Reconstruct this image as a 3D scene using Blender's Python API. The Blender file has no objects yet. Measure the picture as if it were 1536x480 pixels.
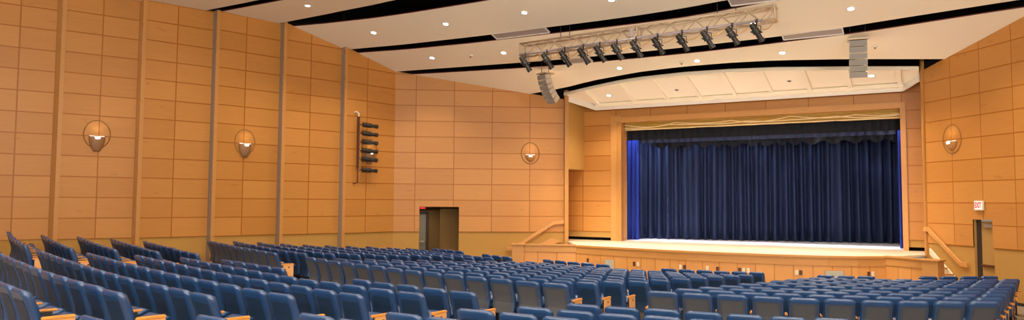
import bpy, bmesh, math, random
import numpy as np
from mathutils import Vector, Matrix
random.seed(7)
SC = bpy.context.scene
COL = SC.collection
PI = math.pi
R = math.radians

# ------------------------------------------------------------------ camera, world, exposure
EYE = 2.62
cam_data = bpy.data.cameras.new('camera')
cam = bpy.data.objects.new('camera', cam_data)
COL.objects.link(cam)
cam_data.sensor_width = 36.0
cam_data.lens = 36.0 * 1084.5 / 1536.0
cam_data.clip_end = 200
cam.location = (0, 0, EYE)
ROLL = R(.36)
cam.matrix_world = (Matrix.Translation((0, 0, EYE)) @ Matrix.Rotation(R(90 + 3.31), 4, 'X')
                    @ Matrix.Rotation(ROLL, 4, 'Z'))
SC.camera = cam
W = bpy.data.worlds.new('world')
SC.world = W
W.use_nodes = True
W.node_tree.nodes['Background'].inputs[0].default_value = (1.0, .86, .70, 1)
W.node_tree.nodes['Background'].inputs[1].default_value = .28
SC.view_settings.view_transform = 'Standard'
SC.view_settings.look = 'None'
SC.view_settings.gamma = 1
SC.view_settings.use_curve_mapping = False
SC.view_settings.exposure = 0.0

DOWN_W = 400        # watts of one ceiling downlight
DOWN_COL = (1.0, .84, .66)
STAGE_COL = (.80, .84, 1.0)

# stage wall frame: u runs along the proscenium wall, s out into the hall
P0 = Vector((2.922, 29.573, 0)); TU = Vector((.8678, -.4970, 0)); NS = Vector((-.4970, -.8678, 0))
def US(u, s, z=0.0):
    p = P0 + TU * u + NS * s
    return Vector((p.x, p.y, z))
def ceil_z(s):
    return 6.287 + .255 * min(s, 9.76)
def s_of(x, y):
    return (Vector((x, y, 0)) - P0).dot(NS)
A_U = math.atan2(TU.y, TU.x)

# ------------------------------------------------------------------ materials
def new_mat(name, color, rough=.6, metal=0.0, emit=None, estr=0, spec=.5):
    m = bpy.data.materials.new(name); m.use_nodes = True
    b = m.node_tree.nodes['Principled BSDF']
    b.inputs['Base Color'].default_value = (*color, 1)
    b.inputs['Roughness'].default_value = rough
    b.inputs['Metallic'].default_value = metal
    b.inputs['Specular IOR Level'].default_value = spec
    if emit:
        b.inputs['Emission Color'].default_value = (*emit, 1)
        b.inputs['Emission Strength'].default_value = estr
    return m
def noise_mat(name, c1, c2, scale=5, rough=.6, bump=0, stretch=(1, 1, 1), coord='Object', detail=4, spec=.4, metal=0):
    m = new_mat(name, c1, rough, metal, spec=spec)
    nt = m.node_tree; b = nt.nodes['Principled BSDF']
    tc = nt.nodes.new('ShaderNodeTexCoord'); mp = nt.nodes.new('ShaderNodeMapping')
    mp.inputs['Scale'].default_value = stretch
    nz = nt.nodes.new('ShaderNodeTexNoise'); nz.inputs['Scale'].default_value = scale
    nz.inputs['Detail'].default_value = detail
    mx = nt.nodes.new('ShaderNodeMix'); mx.data_type = 'RGBA'
    mx.inputs['A'].default_value = (*c1, 1); mx.inputs['B'].default_value = (*c2, 1)
    nt.links.new(tc.outputs[coord], mp.inputs['Vector']); nt.links.new(mp.outputs[0], nz.inputs['Vector'])
    nt.links.new(nz.outputs['Fac'], mx.inputs['Factor']); nt.links.new(mx.outputs['Result'], b.inputs['Base Color'])
    if bump:
        bp = nt.nodes.new('ShaderNodeBump'); bp.inputs['Strength'].default_value = bump
        bp.inputs['Distance'].default_value = .01
        nt.links.new(nz.outputs['Fac'], bp.inputs['Height']); nt.links.new(bp.outputs[0], b.inputs['Normal'])
    return m
def panel_wood(name, base, dark, line, gw_u=.011, gw_v=.026):
    """maple panels: the UV counts panels, one unit per panel, joints at whole numbers"""
    m = new_mat(name, base, .42, spec=.45)
    nt = m.node_tree; N = nt.nodes; L = nt.links; b = N['Principled BSDF']
    uv = N.new('ShaderNodeUVMap'); uv.uv_map = 'UVMap'
    sep = N.new('ShaderNodeSeparateXYZ'); L.new(uv.outputs[0], sep.inputs[0])
    def mth(op, a, bb=None, cc=None):
        n = N.new('ShaderNodeMath'); n.operation = op
        for i, v in enumerate((a, bb, cc)):
            if v is None: continue
            if isinstance(v, (int, float)): n.inputs[i].default_value = v
            else: L.new(v, n.inputs[i])
        return n.outputs[0]
    def groove(o, w):
        fr = mth('FRACT', o); d = mth('MINIMUM', fr, mth('SUBTRACT', 1.0, fr))
        return mth('LESS_THAN', d, w)
    g = mth('MAXIMUM', groove(sep.outputs[0], gw_u), groove(sep.outputs[1], gw_v))
    fl = N.new('ShaderNodeCombineXYZ')
    L.new(mth('FLOOR', sep.outputs[0]), fl.inputs[0]); L.new(mth('FLOOR', sep.outputs[1]), fl.inputs[1])
    oi = N.new('ShaderNodeObjectInfo'); L.new(mth('MULTIPLY', oi.outputs['Random'], 50.0), fl.inputs[2])
    wn = N.new('ShaderNodeTexWhiteNoise'); wn.noise_dimensions = '3D'; L.new(fl.outputs[0], wn.inputs['Vector'])
    mp = N.new('ShaderNodeMapping'); mp.inputs['Scale'].default_value = (1.1, 5.5, 1)
    ad = N.new('ShaderNodeVectorMath'); ad.operation = 'ADD'
    sc = N.new('ShaderNodeVectorMath'); sc.operation = 'SCALE'; sc.inputs[3].default_value = 7
    L.new(wn.outputs['Color'], sc.inputs[0]); L.new(uv.outputs[0], ad.inputs[0]); L.new(sc.outputs[0], ad.inputs[1])
    L.new(ad.outputs[0], mp.inputs[0])
    nz = N.new('ShaderNodeTexNoise'); nz.inputs['Scale'].default_value = 2.4; nz.inputs['Detail'].default_value = 7
    nz.inputs['Roughness'].default_value = .62; nz.inputs['Distortion'].default_value = .8
    L.new(mp.outputs[0], nz.inputs['Vector'])
    kn = N.new('ShaderNodeTexNoise'); kn.inputs['Scale'].default_value = 3.1; kn.inputs['Detail'].default_value = 1
    L.new(ad.outputs[0], kn.inputs['Vector'])
    knot = mth('GREATER_THAN', kn.outputs['Fac'], .735)
    f = mth('ADD', mth('MULTIPLY', wn.outputs['Value'], .45), mth('MULTIPLY', nz.outputs['Fac'], .75))
    mx = N.new('ShaderNodeMix'); mx.data_type = 'RGBA'
    mx.inputs['A'].default_value = (*base, 1); mx.inputs['B'].default_value = (*dark, 1)
    L.new(mth('SUBTRACT', f, .15), mx.inputs['Factor'])
    mk = N.new('ShaderNodeMix'); mk.data_type = 'RGBA'; mk.inputs['B'].default_value = (*[c * .72 for c in dark], 1)
    L.new(mx.outputs['Result'], mk.inputs['A']); L.new(mth('MULTIPLY', knot, .28), mk.inputs['Factor'])
    mg = N.new('ShaderNodeMix'); mg.data_type = 'RGBA'; mg.inputs['B'].default_value = (*line, 1)
    L.new(mk.outputs['Result'], mg.inputs['A']); L.new(g, mg.inputs['Factor'])
    L.new(mg.outputs['Result'], b.inputs['Base Color'])
    bp = N.new('ShaderNodeBump'); bp.inputs['Strength'].default_value = .6; bp.inputs['Distance'].default_value = .02
    L.new(mth('SUBTRACT', 1.0, g), bp.inputs['Height']); L.new(bp.outputs[0], b.inputs['Normal'])
    return m
M = {}
M['panel'] = panel_wood('maple_panels', (.585, .268, .064), (.455, .183, .035), (.37, .12, .006))
M['fascia'] = panel_wood('stage_front_panels', (.70, .34, .105), (.60, .27, .075), (.46, .19, .035), gw_u=.026, gw_v=.0)
M['wood'] = noise_mat('plain_maple', (.60, .30, .095), (.50, .23, .06), 6, .4, stretch=(1, 1, 4))
M['edge'] = noise_mat('maple_edge', (.50, .24, .065), (.42, .19, .045), 6, .45, stretch=(4, 4, 1))
M['plaster'] = noise_mat('ochre_plaster', (.48, .265, .065), (.44, .24, .058), 3, .8)
M['lilac'] = new_mat('lilac_grey_strip', (.30, .225, .18), .5)
M['ceiling'] = noise_mat('cream_ceiling', (.92, .85, .70), (.90, .83, .68), .6, .9)
M['black'] = new_mat('black_void', (.006, .005, .005), .95, spec=.1)
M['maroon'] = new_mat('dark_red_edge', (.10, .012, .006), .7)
M['deck'] = noise_mat('pale_stage_boards', (.82, .70, .53), (.77, .64, .46), 3, .35, stretch=(1, 12, 1))
M['white_floor'] = noise_mat('stage_glow_floor', (.88, .85, .88), (.84, .80, .84), 2, .4)  # glow of the stage light painted in as a whiter floor colour
M['carpet'] = noise_mat('mottled_carpet', (.34, .26, .17), (.14, .10, .07), 5, .95, bump=.3)
M['fabric'] = noise_mat('blue_vinyl_fabric', (.016, .064, .195), (.014, .056, .172), 30, .26, bump=.05, spec=.8)
M['navy'] = noise_mat('navy_back_panel', (.012, .036, .095), (.010, .031, .082), 30, .5)
M['greyback'] = noise_mat('grey_back_panel', (.078, .084, .102), (.068, .074, .090), 20, .55)
M['greyshell'] = noise_mat('slate_back_shell', (.050, .066, .105), (.044, .058, .092), 20, .5)
M['arm'] = noise_mat('orange_oak', (.78, .36, .085), (.66, .28, .06), 8, .4, stretch=(1, 6, 1))
M['endpanel'] = noise_mat('pale_oak_end_panel', (.80, .44, .19), (.72, .37, .14), 6, .45)
M['steel'] = new_mat('dark_steel', (.03, .03, .035), .5, .3)
M['chrome'] = new_mat('aluminium', (.62, .50, .36), .38, .4)
M['lampblack'] = new_mat('black_lamp_housing', (.022, .020, .018), .45, .1)
M['lens'] = new_mat('dark_lens', (.03, .03, .04), .15)
M['cable'] = new_mat('amber_cable', (.62, .33, .07), .6)
M['glow'] = new_mat('lit_lamp', (1, .95, .88), .5, emit=(1, .93, .82), estr=14)
M['softglow'] = new_mat('lit_sconce_bowl', (1, .95, .9), .5, emit=(1, .93, .86), estr=.9)
M['bronze'] = noise_mat('bronze_sconce', (.36, .19, .09), (.30, .16, .075), 20, .5)
M['pale_bowl'] = noise_mat('tan_sconce', (.50, .25, .075), (.44, .21, .06), 20, .5)
M['white'] = new_mat('white_paint', (.78, .75, .70), .5)
M['speaker'] = noise_mat('grey_grille', (.34, .32, .29), (.26, .245, .22), 120, .6)
M['speaker_side'] = new_mat('cream_cabinet', (.60, .52, .42), .6)
M['grille'] = new_mat('grey_grille_metal', (.40, .34, .31), .6)
M['pipe'] = new_mat('lilac_grey_pipe', (.42, .36, .38), .4, .3)
M['vent'] = noise_mat('vent_mesh', (.48, .47, .40), (.40, .40, .33), 60, .5)
M['plate_white'] = new_mat('ivory_plate', (.74, .66, .50), .5)
M['plate_dark'] = new_mat('brown_plate', (.10, .03, .015), .5)
M['curtain'] = noise_mat('navy_velvet', (.022, .038, .110), (.015, .026, .080), 3, .7, stretch=(6, 6, .4))
M['leg_curtain'] = noise_mat('royal_blue_velvet', (.012, .035, .30), (.008, .022, .20), 3, .75, stretch=(6, 6, .4))
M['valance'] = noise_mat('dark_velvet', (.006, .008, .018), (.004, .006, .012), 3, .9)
M['gold'] = noise_mat('gold_satin', (.56, .36, .075), (.40, .24, .04), 8, .35)
M['goldtrim'] = new_mat('cream_piping', (.85, .68, .40), .5)
M['doorpaint'] = noise_mat('tan_door', (.46, .27, .085), (.43, .25, .075), 2, .5)
M['darkframe'] = new_mat('dark_door_frame', (.035, .025, .025), .5)
M['greydoor'] = new_mat('grey_door', (.34, .29, .22), .5)
M['recess'] = new_mat('brown_lobby_wall', (.24, .135, .04), .85)
M['sign'] = new_mat('sign_face', (.9, .80, .78), .5, emit=(1, .80, .76), estr=.55)
M['red'] = new_mat('exit_red', (.8, .02, .03), .5, emit=(.95, .03, .05), estr=.9)
M['redpipe'] = new_mat('dark_red_pipe', (.16, .02, .012), .5)

# ------------------------------------------------------------------ helpers
def mesh_obj(name, verts, faces, mat, parent=None, smooth=False, uvs=None, mats=None, fmats=None):
    me = bpy.data.meshes.new(name)
    me.from_pydata([tuple(v) for v in verts], [], faces)
    for mm in (mats or [mat]): me.materials.append(mm)
    if fmats: me.polygons.foreach_set('material_index', fmats)
    if uvs:
        l = me.uv_layers.new(name='UVMap')
        flat = [c for f in uvs for q in f for c in q]
        l.data.foreach_set('uv', flat)
    if smooth: me.polygons.foreach_set('use_smooth', [True] * len(me.polygons))
    me.update()
    o = bpy.data.objects.new(name, me); COL.objects.link(o)
    if parent: o.parent = parent
    return o
class MB:
    def __init__(s): s.v = []; s.f = []; s.sm = []
    def add(s, v, f):
        b = len(s.v); s.v += [tuple(q) for q in v]; s.f += [tuple(i + b for i in q) for q in f]; return s
    def box(s, c, d, rz=0, M4=None):
        x, y, z = d[0] / 2, d[1] / 2, d[2] / 2
        vs = [Vector((i * x, j * y, k * z)) for i in (-1, 1) for j in (-1, 1) for k in (-1, 1)]
        rot = M4 if M4 is not None else Matrix.Rotation(rz, 3, 'Z')
        vs = [rot @ q + Vector(c) for q in vs]
        return s.add(vs, [(0, 1, 3, 2), (4, 6, 7, 5), (0, 4, 5, 1), (2, 3, 7, 6), (0, 2, 6, 4), (1, 5, 7, 3)])
    def hexa(s, b4, t4):
        return s.add(list(b4) + list(t4), [(3, 2, 1, 0), (4, 5, 6, 7), (0, 1, 5, 4), (1, 2, 6, 5), (2, 3, 7, 6), (3, 0, 4, 7)])
    def tube(s, pts, r, n=8, cap=True):
        pts = [Vector(p) for p in pts]; rs = r if isinstance(r, (list, tuple)) else [r] * len(pts)
        vs = []; up = None
        for i, p in enumerate(pts):
            d = (pts[min(i + 1, len(pts) - 1)] - pts[max(i - 1, 0)]).normalized()
            if up is None:
                up = Vector((0, 0, 1)) if abs(d.z) < .9 else Vector((1, 0, 0))
            a = d.cross(up).normalized(); b = a.cross(d).normalized(); up = b
            for k in range(n):
                t = 2 * PI * k / n; vs.append(p + (a * math.cos(t) + b * math.sin(t)) * rs[i])
        fs = [(i * n + k, i * n + (k + 1) % n, (i + 1) * n + (k + 1) % n, (i + 1) * n + k) for i in range(len(pts) - 1) for k in range(n)]
        if cap: fs += [tuple(range(n))[::-1], tuple((len(pts) - 1) * n + k for k in range(n))]
        return s.add(vs, fs)
    def build(s, name, mat, parent=None, smooth=False, bevel=0, loc=None):
        if loc is not None:
            s.v = [tuple(Vector(q) - Vector(loc)) for q in s.v]
        o = mesh_obj(name, s.v, s.f, mat, parent, smooth)
        bm = bmesh.new(); bm.from_mesh(o.data); bmesh.ops.recalc_face_normals(bm, faces=bm.faces); bm.to_mesh(o.data); bm.free()
        if loc is not None: o.location = loc
        if bevel:
            md = o.modifiers.new('bevel', 'BEVEL'); md.width = bevel; md.segments = 2
        return o
def tag(o, label, cat, group=None, kind=None):
    o['label'] = label; o['category'] = cat
    if group: o['group'] = group
    if kind: o['kind'] = kind
    return o
def struct(o):
    o['kind'] = 'structure'; return o
def empty(name, loc, rz=0):
    o = bpy.data.objects.new(name, None); COL.objects.link(o); o.empty_display_size = .1
    o.location = loc; o.rotation_euler = (0, 0, rz); return o
def copy_tree(o, parent=None):
    c = o.copy(); COL.objects.link(c)
    if parent: c.parent = parent
    for ch in o.children: copy_tree(ch, c)
    return c
ORD = ['first', 'second', 'third', 'fourth', 'fifth', 'sixth', 'seventh', 'eighth', 'ninth', 'tenth', 'eleventh', 'twelfth', 'thirteenth', 'fourteenth', 'fifteenth']
SEATS = [
('FL',0,'0 -8.94 21.99 0.53 -53 0.54|1 -8.61 21.56 0.53 -53 0.54|2 -8.28 21.13 0.52 -52 0.54|3 -7.95 20.71 0.52 -52 0.54|4 -7.61 20.28 0.51 -51 0.54|5 -7.27 19.86 0.50 -50 0.54|6 -6.92 19.45 0.50 -50 0.54|7 -6.57 19.04 0.49 -49 0.54|8 -6.21 18.63 0.48 -48 0.54|9 -5.84 18.23 0.47 -47 0.55'),
('FL',1,'0 -8.37 22.55 0.49 -53 0.54|1 -8.04 22.12 0.48 -52 0.54|2 -7.71 21.69 0.47 -52 0.54|3 -7.37 21.27 0.47 -51 0.54|4 -7.03 20.85 0.46 -51 0.54|5 -6.69 20.43 0.45 -50 0.54|6 -6.34 20.02 0.44 -49 0.54|7 -5.99 19.61 0.43 -49 0.54|8 -5.62 19.21 0.43 -48 0.54|9 -5.26 18.81 0.42 -47 0.54'),
('FL',2,'0 -7.82 23.12 0.43 -52 0.54|1 -7.49 22.69 0.42 -52 0.54|2 -7.16 22.26 0.42 -52 0.54|3 -6.82 21.84 0.41 -51 0.54|4 -6.48 21.42 0.40 -51 0.54|5 -6.13 21.01 0.40 -50 0.54|6 -5.78 20.60 0.39 -49 0.54|7 -5.43 20.20 0.38 -48 0.54|8 -5.07 19.80 0.37 -47 0.54|9 -4.70 19.40 0.37 -47 0.54'),
('FL',3,'0 -7.27 23.69 0.36 -52 0.54|1 -6.94 23.26 0.36 -52 0.54|2 -6.61 22.84 0.35 -52 0.54|3 -6.27 22.42 0.35 -51 0.54|4 -5.93 22.00 0.34 -50 0.54|5 -5.58 21.59 0.33 -50 0.54|6 -5.23 21.18 0.33 -49 0.54|7 -4.88 20.78 0.32 -48 0.54|8 -4.52 20.39 0.31 -47 0.54|9 -4.15 19.99 0.31 -46 0.54'),
('FL',4,'0 -6.70 24.27 0.29 -52 0.55|1 -6.36 23.84 0.29 -51 0.54|2 -6.02 23.42 0.29 -51 0.54|3 -5.68 23.00 0.28 -51 0.54|4 -5.34 22.59 0.28 -50 0.54|5 -4.99 22.18 0.27 -49 0.54|6 -4.64 21.77 0.26 -49 0.54|7 -4.29 21.37 0.26 -48 0.54|8 -3.92 20.98 0.25 -47 0.54|9 -3.55 20.59 0.24 -46 0.54'),
('FL',5,'0 -6.11 24.85 0.24 -52 0.54|1 -5.77 24.42 0.23 -51 0.54|2 -5.44 24.00 0.23 -51 0.54|3 -5.10 23.59 0.22 -51 0.54|4 -4.76 23.17 0.22 -50 0.53|5 -4.41 22.77 0.21 -49 0.53|6 -4.06 22.36 0.21 -49 0.53|7 -3.71 21.97 0.20 -48 0.53|8 -3.35 21.58 0.19 -47 0.53|9 -2.99 21.19 0.19 -46 0.53'),
('FL',6,'0 -5.52 25.43 0.19 -52 0.54|1 -5.19 25.01 0.18 -52 0.54|2 -4.85 24.59 0.18 -51 0.54|3 -4.52 24.17 0.18 -51 0.53|4 -4.18 23.76 0.17 -50 0.53|5 -3.83 23.36 0.16 -50 0.53|6 -3.49 22.96 0.16 -49 0.53|7 -3.14 22.56 0.15 -48 0.53|8 -2.78 22.17 0.15 -47 0.53|9 -2.42 21.79 0.14 -46 0.53'),
('FL',7,'0 -4.94 26.02 0.14 -51 0.54|1 -4.60 25.59 0.13 -51 0.54|2 -4.26 25.18 0.13 -51 0.54|3 -3.92 24.76 0.12 -50 0.53|4 -3.58 24.35 0.12 -50 0.53|5 -3.23 23.95 0.11 -49 0.53|6 -2.89 23.55 0.11 -48 0.53|7 -2.53 23.16 0.10 -48 0.53|8 -2.18 22.77 0.09 -47 0.53|9 -1.81 22.39 0.08 -46 0.53'),
('FL',8,'0 -4.29 26.60 0.07 -52 0.54|1 -3.95 26.18 0.07 -52 0.54|2 -3.62 25.77 0.06 -51 0.53|3 -3.29 25.35 0.06 -51 0.53|4 -2.95 24.95 0.06 -50 0.53|5 -2.61 24.55 0.05 -50 0.52|6 -2.27 24.15 0.04 -49 0.52|7 -1.92 23.76 0.04 -48 0.52|8 -1.57 23.38 0.03 -47 0.52|9 -1.21 23.00 0.02 -46 0.52'),
('FL',9,'0 -3.68 27.19 0.01 -52 0.54|1 -3.35 26.77 0.01 -51 0.53|2 -3.02 26.36 0.01 -51 0.53|3 -2.68 25.95 0.00 -51 0.53|4 -2.35 25.54 -0.00 -50 0.52|5 -2.01 25.14 -0.01 -49 0.52|6 -1.67 24.75 -0.01 -49 0.52|7 -1.32 24.36 -0.02 -48 0.52|8 -0.97 23.98 -0.03 -47 0.52|9 -0.62 23.60 -0.03 -46 0.52'),
('FL',10,'1 -2.72 27.36 0.00 -52 0.53|2 -2.39 26.95 0.00 -52 0.52|3 -2.07 26.54 -0.00 -51 0.52|4 -1.74 26.13 -0.00 -50 0.52|7 -0.73 24.96 -0.03 -48 0.51|8 -0.38 24.58 -0.04 -47 0.51|9 -0.03 24.21 -0.05 -46 0.51'),
('FC',0,'0 -4.48 16.83 0.46 -47 0.52|1 -4.12 16.45 0.46 -46 0.52|2 -3.76 16.08 0.45 -45 0.52|3 -3.38 15.72 0.45 -44 0.52|4 -3.00 15.36 0.44 -43 0.52|5 -2.61 15.01 0.44 -41 0.52|6 -2.22 14.67 0.43 -40 0.53|7 -1.81 14.33 0.42 -39 0.53|8 -1.40 14.01 0.42 -38 0.53|9 -0.97 13.69 0.41 -36 0.53|10 -0.54 13.38 0.40 -35 0.54|11 -0.09 13.08 0.40 -33 0.54|12 0.37 12.79 0.39 -32 0.54|13 0.83 12.51 0.39 -30 0.55'),
('FC',1,'0 -3.91 17.38 0.39 -42 0.56|1 -3.49 17.01 0.39 -42 0.55|2 -3.08 16.64 0.39 -41 0.55|3 -2.67 16.28 0.38 -41 0.54|4 -2.26 15.93 0.37 -40 0.54|5 -1.85 15.59 0.37 -40 0.53|6 -1.44 15.25 0.36 -39 0.53|7 -1.03 14.92 0.35 -38 0.52|8 -0.62 14.60 0.35 -38 0.52|9 -0.21 14.29 0.34 -37 0.51|10 0.20 13.99 0.34 -36 0.51|11 0.61 13.70 0.34 -35 0.50|12 1.02 13.42 0.34 -34 0.50|13 1.44 13.15 0.34 -32 0.49'),
('FC',2,'0 -3.34 17.94 0.34 -44 0.53|1 -2.95 17.58 0.34 -43 0.53|2 -2.56 17.22 0.34 -42 0.53|3 -2.16 16.86 0.33 -41 0.53|4 -1.76 16.52 0.33 -40 0.53|5 -1.35 16.18 0.32 -39 0.53|6 -0.94 15.85 0.32 -38 0.52|7 -0.53 15.53 0.31 -38 0.52|8 -0.11 15.21 0.30 -37 0.52|9 0.30 14.91 0.30 -36 0.51|10 0.72 14.62 0.30 -35 0.51|11 1.14 14.33 0.29 -34 0.51|12 1.56 14.06 0.29 -32 0.50|13 1.99 13.80 0.29 -31 0.50'),
('FC',3,'0 -2.77 18.53 0.28 -43 0.53|1 -2.38 18.16 0.28 -42 0.53|2 -1.98 17.81 0.27 -41 0.53|3 -1.58 17.46 0.27 -40 0.53|4 -1.17 17.12 0.26 -40 0.53|5 -0.76 16.79 0.26 -39 0.53|6 -0.35 16.46 0.25 -38 0.52|7 0.06 16.15 0.25 -37 0.52|8 0.48 15.84 0.24 -36 0.51|9 0.90 15.54 0.24 -35 0.51|10 1.32 15.25 0.24 -34 0.51|11 1.74 14.98 0.23 -33 0.50|12 2.16 14.71 0.23 -32 0.50|13 2.58 14.46 0.23 -30 0.49'),
('FC',4,'0 -2.20 19.12 0.23 -43 0.53|1 -1.80 18.76 0.23 -42 0.53|2 -1.40 18.41 0.23 -41 0.53|3 -1.00 18.07 0.22 -40 0.53|4 -0.60 17.74 0.22 -39 0.52|5 -0.19 17.41 0.21 -38 0.52|6 0.22 17.09 0.21 -37 0.52|7 0.63 16.78 0.20 -36 0.51|8 1.05 16.48 0.20 -35 0.51|9 1.46 16.19 0.19 -34 0.51|10 1.88 15.90 0.19 -33 0.50|11 2.30 15.63 0.19 -32 0.50|12 2.72 15.37 0.19 -31 0.49|13 3.14 15.13 0.19 -30 0.48'),
('FC',5,'0 -1.62 19.73 0.17 -42 0.53|1 -1.22 19.38 0.17 -41 0.53|2 -0.82 19.03 0.17 -40 0.53|3 -0.41 18.69 0.17 -40 0.53|4 -0.01 18.36 0.16 -39 0.52|5 0.40 18.04 0.16 -38 0.52|6 0.82 17.73 0.15 -37 0.52|7 1.23 17.42 0.15 -36 0.51|8 1.64 17.13 0.15 -35 0.51|9 2.06 16.84 0.15 -34 0.50|10 2.48 16.57 0.15 -33 0.50|11 2.89 16.30 0.15 -32 0.49|12 3.31 16.05 0.15 -31 0.49|13 3.73 15.81 0.15 -29 0.48'),
('FC',6,'0 -1.04 20.36 0.13 -42 0.53|1 -0.65 20.01 0.13 -41 0.53|2 -0.24 19.66 0.12 -40 0.53|3 0.16 19.33 0.12 -39 0.52|4 0.57 19.00 0.12 -38 0.52|5 0.98 18.68 0.11 -37 0.52|6 1.39 18.37 0.11 -37 0.51|7 1.80 18.07 0.10 -36 0.51|8 2.21 17.78 0.10 -35 0.50|9 2.63 17.50 0.10 -34 0.50|10 3.04 17.23 0.10 -33 0.49|11 3.46 16.98 0.10 -31 0.49|12 3.87 16.73 0.11 -30 0.48|13 4.28 16.49 0.11 -29 0.47'),
('FC',7,'0 -0.46 20.99 0.07 -41 0.53|1 -0.06 20.64 0.06 -40 0.53|2 0.35 20.30 0.06 -40 0.53|3 0.75 19.97 0.06 -39 0.52|4 1.16 19.65 0.06 -38 0.52|5 1.57 19.34 0.05 -37 0.51|6 1.98 19.03 0.05 -36 0.51|7 2.39 18.74 0.05 -35 0.50|8 2.80 18.45 0.04 -34 0.50|9 3.22 18.18 0.04 -33 0.49|10 3.63 17.91 0.04 -32 0.49|11 4.04 17.66 0.05 -31 0.48|12 4.45 17.42 0.05 -30 0.47|13 4.86 17.19 0.06 -28 0.47'),
('FC',8,'0 0.12 21.63 0.01 -41 0.53|1 0.52 21.29 0.00 -40 0.53|2 0.93 20.95 0.00 -39 0.52|3 1.34 20.63 -0.00 -38 0.52|4 1.74 20.31 -0.01 -37 0.52|5 2.16 20.00 -0.01 -37 0.51|6 2.57 19.70 -0.01 -36 0.51|7 2.98 19.41 -0.01 -35 0.50|8 3.39 19.13 -0.02 -34 0.50|9 3.80 18.86 -0.02 -33 0.49|10 4.21 18.60 -0.01 -32 0.48|11 4.63 18.35 -0.01 -30 0.48|12 5.04 18.11 -0.00 -29 0.47|13 5.44 17.89 0.01 -28 0.46'),
('FC',9,'0 0.71 22.29 -0.05 -41 0.53|1 1.11 21.95 -0.06 -40 0.53|2 1.52 21.61 -0.06 -39 0.52|3 1.93 21.29 -0.06 -38 0.52|4 2.34 20.97 -0.06 -37 0.51|5 2.75 20.67 -0.07 -36 0.51|6 3.16 20.37 -0.07 -35 0.50|7 3.57 20.08 -0.07 -34 0.50|8 3.98 19.81 -0.07 -33 0.49|9 4.38 19.54 -0.07 -32 0.48|10 4.79 19.29 -0.07 -31 0.48|11 5.20 19.05 -0.06 -30 0.47|12 5.61 18.81 -0.05 -29 0.46|13 6.01 18.60 -0.04 -28 0.45'),
('FC',10,'0 1.27 22.94 -0.04 -45 0.48|1 1.63 22.61 -0.04 -43 0.49|2 2.00 22.28 -0.05 -40 0.50|3 2.39 21.96 -0.05 -38 0.51|4 2.80 21.64 -0.06 -37 0.51|8 4.49 20.49 -0.07 -32 0.50|9 4.92 20.23 -0.07 -31 0.49|10 5.34 19.98 -0.06 -30 0.48|11 5.75 19.74 -0.06 -30 0.47|12 6.15 19.52 -0.05 -29 0.45|13 6.54 19.31 -0.04 -28 0.43'),
('FR',0,'0 2.44 11.57 0.38 -25 0.54|1 2.92 11.35 0.38 -24 0.52|2 3.39 11.14 0.39 -23 0.51|3 3.86 10.96 0.39 -21 0.50|4 4.32 10.79 0.39 -19 0.48|5 4.77 10.64 0.40 -17 0.47|6 5.23 10.51 0.40 -14 0.47|7 5.68 10.41 0.41 -11 0.46|8 6.13 10.33 0.42 -8 0.45|9 6.57 10.29 0.43 -4 0.45'),
('FR',1,'0 3.02 12.26 0.34 -24 0.53|1 3.49 12.05 0.34 -23 0.51|2 3.96 11.85 0.34 -22 0.50|3 4.42 11.67 0.35 -20 0.49|4 4.88 11.51 0.35 -18 0.48|5 5.34 11.37 0.36 -16 0.47|6 5.79 11.26 0.36 -13 0.46|7 6.24 11.16 0.37 -10 0.46|8 6.69 11.09 0.38 -7 0.45|9 7.14 11.06 0.38 -3 0.45'),
('FR',2,'0 3.58 12.95 0.29 -24 0.52|1 4.05 12.75 0.29 -22 0.51|2 4.52 12.56 0.30 -21 0.50|3 4.98 12.39 0.30 -19 0.49|4 5.44 12.24 0.31 -17 0.48|5 5.90 12.11 0.31 -15 0.47|6 6.35 12.00 0.32 -12 0.46|7 6.81 11.92 0.32 -9 0.46|8 7.26 11.85 0.33 -6 0.45|9 7.71 11.82 0.34 -2 0.45'),
('FR',3,'0 4.15 13.66 0.24 -23 0.52|1 4.62 13.46 0.24 -22 0.51|2 5.09 13.28 0.24 -20 0.50|3 5.56 13.12 0.25 -18 0.49|4 6.01 12.98 0.26 -16 0.48|5 6.47 12.85 0.26 -14 0.47|6 6.93 12.75 0.27 -11 0.46|7 7.38 12.67 0.28 -8 0.46|8 7.83 12.62 0.29 -5 0.45|9 8.28 12.59 0.30 -1 0.45'),
('FR',4,'0 4.72 14.36 0.20 -22 0.51|1 5.19 14.18 0.21 -21 0.50|2 5.66 14.01 0.21 -19 0.49|3 6.12 13.85 0.22 -18 0.48|4 6.58 13.72 0.22 -15 0.47|5 7.03 13.60 0.23 -13 0.47|6 7.49 13.50 0.24 -11 0.46|7 7.94 13.43 0.24 -8 0.46|8 8.40 13.38 0.25 -4 0.46|9 8.85 13.36 0.26 -1 0.46'),
('FR',5,'0 5.29 15.08 0.15 -22 0.51|1 5.76 14.90 0.16 -20 0.50|2 6.22 14.73 0.17 -19 0.49|3 6.69 14.59 0.17 -17 0.48|4 7.15 14.46 0.18 -15 0.48|5 7.61 14.35 0.19 -12 0.47|6 8.07 14.26 0.20 -10 0.47|7 8.53 14.19 0.21 -7 0.47|8 8.99 14.15 0.21 -4 0.46|9 9.46 14.14 0.23 -0 0.47'),
('FR',6,'0 5.86 15.80 0.11 -22 0.50|1 6.32 15.62 0.11 -20 0.49|2 6.78 15.47 0.12 -18 0.48|3 7.23 15.33 0.12 -16 0.48|4 7.69 15.20 0.13 -14 0.47|5 8.15 15.10 0.14 -12 0.47|6 8.61 15.02 0.15 -9 0.46|7 9.07 14.96 0.15 -6 0.46|8 9.53 14.92 0.16 -3 0.46|9 9.99 14.91 0.17 0 0.47'),
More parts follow.
